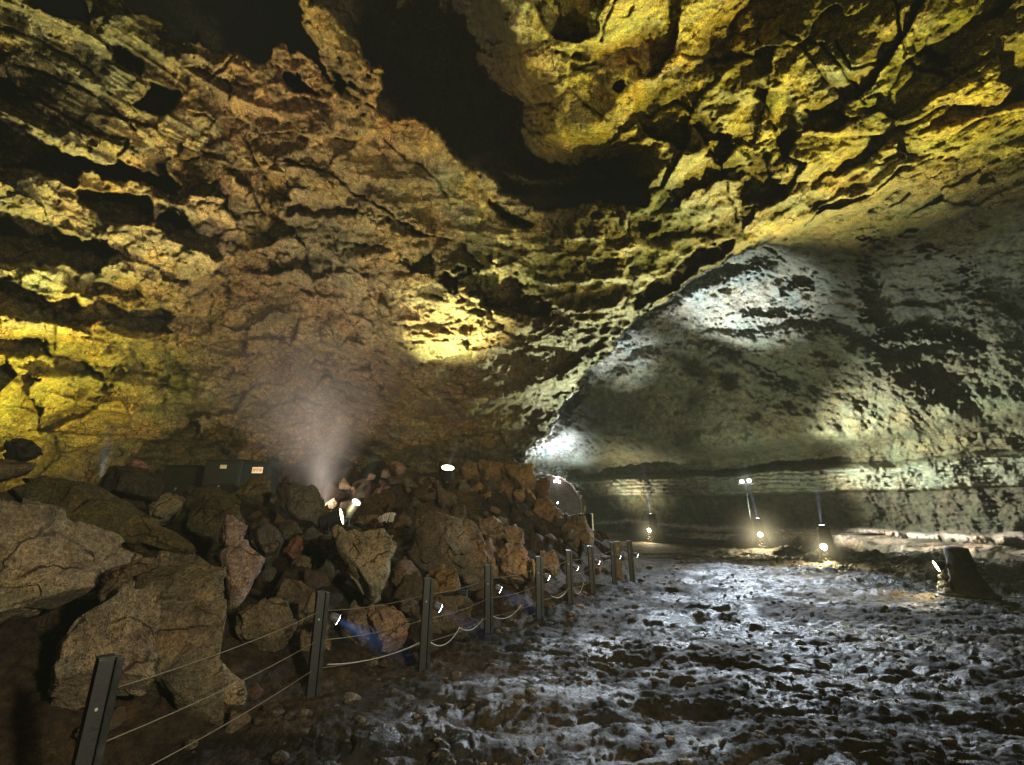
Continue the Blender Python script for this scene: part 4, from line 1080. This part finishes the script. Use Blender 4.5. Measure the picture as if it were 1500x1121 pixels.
# pole with a cluster of lamps inside the tunnel, and a yellow marker post
c = P(817, 752, 42); zt = P(817, 702, 42)[2]
o = empty('lamp_pole', (c[0], c[1], ground_z(c[0], c[1]) - .05)); tag(o, 'slim pole with a cluster of glowing lamps inside the distant tunnel', 'lamp pole')
hz = zt - o.location.z
MB().cyl((0, 0, 0), (0, 0, hz), .05, .04, 12).build('pole', M_STEEL, o)
for (dx, dz) in ((-.18, -.15), (.05, .1), (.22, -.2)):
    m = MB(); m.cyl((dx, .1, hz + dz), (dx, -.06, hz + dz), .06, .11, 16); q = m.build('lamp_head', M_DARKH, o, smooth=40)
    l = disc('lens', (dx, -.062, hz + dz), (0, -1, 0), .1, G_PINK, q)
m = MB(); m.cyl((.02, -.04, hz * .52), (.02, -.1, hz * .52), .05, .07, 14); q = m.build('lamp_head', M_DARKH, o); disc('lens', (.02, -.102, hz * .52), (0, -1, 0), .065, G_BLUE, q)
c = P(854, 752, 37); o = empty('marker_post', (c[0], c[1], -.02)); tag(o, 'yellow upright marker at the right side of the tunnel mouth', 'marker')
MB().cyl((0, 0, 0), (0, 0, 2.6), .13, .13, 14).build('pole', M_YEL, o, smooth=40); MB().cyl((0, 0, 2.6), (0, 0, 2.66), .15, .1, 14).build('cap', M_POST, o)

# twin lamps high on the far wall
c = P(1092, 705, 22.0)
o = empty('twin_lamp', (c[0], c[1], c[2])); tag(o, 'pair of small round lamps side by side on a thin pole before the far wall', 'twin lamp')
q = (CAM - c); q /= np.linalg.norm(q); q = Vector(q)
MB().tube([(-.35, .0, -.1), (.35, 0, -.1)], .03).tube([(0, 0, -.1), (0, .06, -.3), (0, .06, -c[2])], .022).build('bar', M_POST, o)
for s_ in (-1, 1):
    m = MB(); b0 = Vector((s_ * .17, 0, s_ * .02)); m.cyl(b0 - q * .16, b0, .08, .11, 18); h_ = m.build('lamp_head', M_DARKH, o, smooth=40)
    disc('lens', b0 + q * .004, q, .09, G_WHITE, h_)

# frayed pale bundle of rope lying on the dark rock behind the big tan boulder
c = P(570, 757, 8.6)
o = empty('net_bundle', c); tag(o, 'frayed whitish bundle lying on the dark rock between the spotlights and the slab', 'bundle')
m = MB()
for k in range(26):
    x = -.13 + .26 * k / 25 + random.uniform(-.01, .01); yy = random.uniform(-.04, .04); tz = .07 - 2.2 * (x - .03) ** 2
    m.tube([(x, yy, tz), (x - .02, yy - .03, tz * .3), (x - .035, yy - .04, -.06 - random.uniform(0, .04))], .007, 5)
m.build('strands', paint('frayed_white', (.6, .52, .47), .8, 0, .4), o)

# ------------------------------------------------------------------ lighting of the cave
YEL = (1, .88, .20); WY = (1, .92, .42); COLD = (.74, .86, 1.0); GRN = (.93, 1.0, .55); ORG = (1, .76, .38); MAU = (1, .80, .68)
lamps = [  # lamp heads together with added fill spots
 # loc, target, colour, W, angle
 (PV(140, 690, 8.9), PV(0, 480, 9.4), YEL, 1100, 130),                # hidden lamp behind the black boulder
 (PV(262, 690, 9.6), PV(60, 100, 8.0), (.98, .95, .45), 3000, 84),
 (p1 + Vector((0, 0, .12)), PV(450, 190, 11), (1, .84, .52), 2300, 92),
 (PV(478, 735, 10.4), PV(440, 560, 15), MAU, 600, 130),
 (p3 + Vector((0, -1.0, .5)), PV(665, 490, 13.5), (1, .9, .42), 4200, 56),
 (PL[3][2], PV(860, 420, 13.5), GRN, 13000, 36),
 (PL[3][2], PV(700, 320, 13), GRN, 6000, 40),
 (PL[0][2], PV(1200, 20, 8.5), YEL, 4600, 92),
 (PL[1][2], PV(1120, 200, 11), (1, .95, .4), 5200, 60),
 (PL[2][2], PV(1000, 60, 8.7), (1, .93, .4), 9000, 46),  # fill spot added to brighten the ceiling from another side
 (PL[3][2], PV(1085, 435, 21.5), (.84, .94, 1.0), 24000, 31),
 (PL[3][2], PV(900, 520, 27), (.82, .91, 1.0), 6000, 34),
 (PL[3][2], PV(800, 650, 34), (.82, .91, 1.0), 22000, 26),
 (PV(845, 735, 33.5), PV(800, 650, 35.5), COLD, 1500, 120),
 (PL[2][2], PV(1330, 500, 18), (.88, .95, 1), 2600, 34),
 (PL[1][2], PV(1440, 430, 15.5), (.88, .95, 1), 1000, 44),
 (PL[2][2], PV(1100, 580, 26), (.95, 1, .78), 1100, 150),  # wide fill added to lift the whole far chamber
 (PL[0][2], PV(1380, 330, 13), (.95, 1, .7), 450, 105),  # extra head added to brighten the ceiling band, no fixture built
 (PV(1092, 703, 21.6), PV(1330, 690, 19.5), (.95, 1, .85), 12000, 84),
 (PV(900, 745, 31), PV(930, 690, 33), (1, .93, .7), 900, 120),
]
for loc, tg, col, W, a in lamps: spot(loc, tg, col, W * 1.3, a * 1.12, 1.0, .06)
point(PV(817, 703, 41.0), (1, .8, .7), 350, .2)
point(PV(812, 725, 46.0), (1, .88, .85), 350, .3)  # added to brighten the tunnel inside, no fixture there
# unseen fill lights, added without fixtures to brighten the near rocks and wet floor
spot((5.0, -2.5, 3.6), (-4, 7, 1.2), (1, .88, .62), 3100, 60, .9, .25)
spot((5.0, -2.5, 3.9), (.2, 14, 2.2), (1, .82, .52), 5200, 34, 1.0, .25)
spot((5.0, -2.5, 4.1), PV(620, 90, 13), (1, .86, .55), 4200, 40, 1.0, .25)  # added fill aimed into the dark ceiling cavity
point((4.5, -2.0, 3.4), (1, .78, .48), 110, .25)
spot((9.5, 20.0, 5.0), (5.0, 10, 0), (.76, .87, 1), 6800, 60, .8, .15)  # this and the next hang in mid-air, added for cold floor glints
spot((3.0, 24.0, 6.0), (4.5, 9, 0), (.8, .9, 1), 5800, 60, .8, .15)

beam(PV(478, 748, 10.6), PV(445, 420, 13), 27, (1, .82, .68), .16, .12, pw=1.4)
beam(PV(478, 750, 10.9), PV(440, 400, 13.5), 40, (1, .80, .66), .05, .06, pw=1.0)
beam(p1, PV(585, 590, 10.2), 8, (.75, 1, .8), .16)
beam(p3, PV(690, 590, 15.5), 9, (.9, 1, .8), .16)
beam(PV(148, 700, 8.4), PV(165, 610, 9.2), 12, (.7, .9, 1), .35)
for k, (tx, ty, dd_) in enumerate(((1372, 740, 9), (1190, 660, 17), (1083, 650, 24), (935, 640, 28))):
    if k: beam(PL[k][2], PV(tx, ty, dd_), 6, (.6, .75, 1), (0, 1.0, .9, 1.8)[k])
def glow_ball(c, r, col, k):  # lamp glare drawn as a self-glowing ball of volume
    mt = NT('lamp_glow_emission'); tc = mt.n('ShaderNodeTexCoord').outputs['Object']
    ln = mt.n('ShaderNodeVectorMath'); ln.operation = 'LENGTH'; mt.l(tc, ln.inputs[0])
    q = mt.math('SUBTRACT', 1.0, mt.math('DIVIDE', ln.outputs['Value'], r), clamp=True)
    k *= .5
    e = mt.n('ShaderNodeEmission'); e.inputs[0].default_value = (*col, 1); mt.l(mt.math('MULTIPLY', mt.math('POWER', q, 9.0), k), e.inputs[1])
    mt.l(e.outputs[0], mt.out.inputs['Volume'])
    m = MB(); bmesh.ops.create_icosphere(m.bm, subdivisions=3, radius=r)
    o = m.build('airglow', mt.m); o.location = c; tag(o, kind='structure')
for k, (rr_, kk) in enumerate(((.5, 1.5), (1.8, 3.0), (3.0, 2.6), (2.2, 1.6))):
    glow_ball(PL[k][0], rr_, (1, .86, .5), kk)
glow_ball(PV(817, 703, 41.5), 2.6, (1, .8, .75), 1.6); glow_ball(PV(1092, 705, 21.7), 1.2, (.9, 1, .85), 2.0)
ST = []; SF = []; off = 0
d2_, f2_ = ico(2)
rgs = np.random.default_rng(77)
k = 0
while k < 2600:
    y = 3.2 + 17 * rgs.random() ** 1.6; x = rgs.uniform(-2.5, 12)
    d = (x - F0[0]) * FN[0] + (y - F0[1]) * FN[1]
    if d > .4 or abs(x) > y * 1.15 + 1: continue
    ss = .008 + .035 * rgs.random() ** 3 * (2.0 if d > -.7 else 1)
    N = rgs.normal(0, 1, (9, 3)); N /= np.linalg.norm(N, axis=1)[:, None]
    rad = (np.clip(d2_ @ N.T / rgs.uniform(.6, 1, 9), 1e-6, None) ** 14).sum(1) ** (-1 / 14)
    rad = np.minimum(rad, 1.3)
    X = d2_ * rad[:, None] * ss * np.array([1.2, 1, .6])
    X[:, 0] += x; X[:, 1] += y; X[:, 2] += ss * .2
    ST.append(X); SF.append(f2_ + off); off += len(X); k += 1
gxy = np.array([[a_[:, 0].mean(), a_[:, 1].mean()] for a_ in ST]); gzz = floor_h(gxy[:, 0], gxy[:, 1])
for a_, z_ in zip(ST, gzz): a_[:, 2] += z_
V_ = np.concatenate(ST); tn_ = np.repeat(rgs.uniform(.5, 1.6, len(ST)), len(d2_))[:, None] * np.array([.12, .095, .065])
tag(link('gravel', np_mesh('gravel', V_, np.concatenate(SF), tn_), M_CAVE), 'loose grit and small stones scattered over the wet lava floor', 'gravel', kind='stuff')

for k, kk in ((1, .5), (2, .12), (3, .2)):
    l = [o for o in COL.objects if o.name.startswith('post_lamp') and o.type == 'EMPTY'][k - 1]
    ax_ = Matrix.Rotation(l.rotation_euler.z, 3, 'Z') @ lax
    beam(l.location + ax_ * .09, l.location + ax_ * 1.1, 14, (.2, .42, 1), kk, 1.0, .05)

hm = NT('thin_air_glow'); e_ = hm.n('ShaderNodeEmission'); e_.inputs[0].default_value = (.95, 1, .66, 1); e_.inputs[1].default_value = .00065  # self-glowing air, added to lift dark tones with distance
hm.l(e_.outputs[0], hm.out.inputs['Volume'])
m = MB(); m.box((3, 24, 9), (60, 62, 24)); tag(m.build('airglow', hm.m), kind='structure')

# ------------------------------------------------------------------ world, camera, render
w = bpy.data.worlds.new('World'); scene.world = w; w.use_nodes = True
bg = w.node_tree.nodes['Background']; bg.inputs[0].default_value = (.75, .8, .6, 1); bg.inputs[1].default_value = .035
cam = bpy.data.cameras.new('Camera'); co = bpy.data.objects.new('Camera', cam); COL.objects.link(co); scene.camera = co
co.location = CAM; co.rotation_euler = (math.pi / 2 + PIT, 0, 0)
cam.sensor_width = 36; cam.lens = 36 * FPX / 1500; cam.shift_y = -0.04; cam.clip_end = 300; cam.clip_start = .05
scene.view_settings.view_transform = 'Standard'; scene.view_settings.look = 'None'; scene.view_settings.exposure = 0
scene.render.engine = 'CYCLES'
cy = scene.cycles; cy.use_denoising = True; cy.max_bounces = 5; cy.diffuse_bounces = 3; cy.glossy_bounces = 2
cy.sample_clamp_indirect = 3; cy.sample_clamp_direct = 30; cy.volume_max_steps = 24; cy.volume_step_rate = 2.0; cy.max_bounces = 4; cy.diffuse_bounces = 2
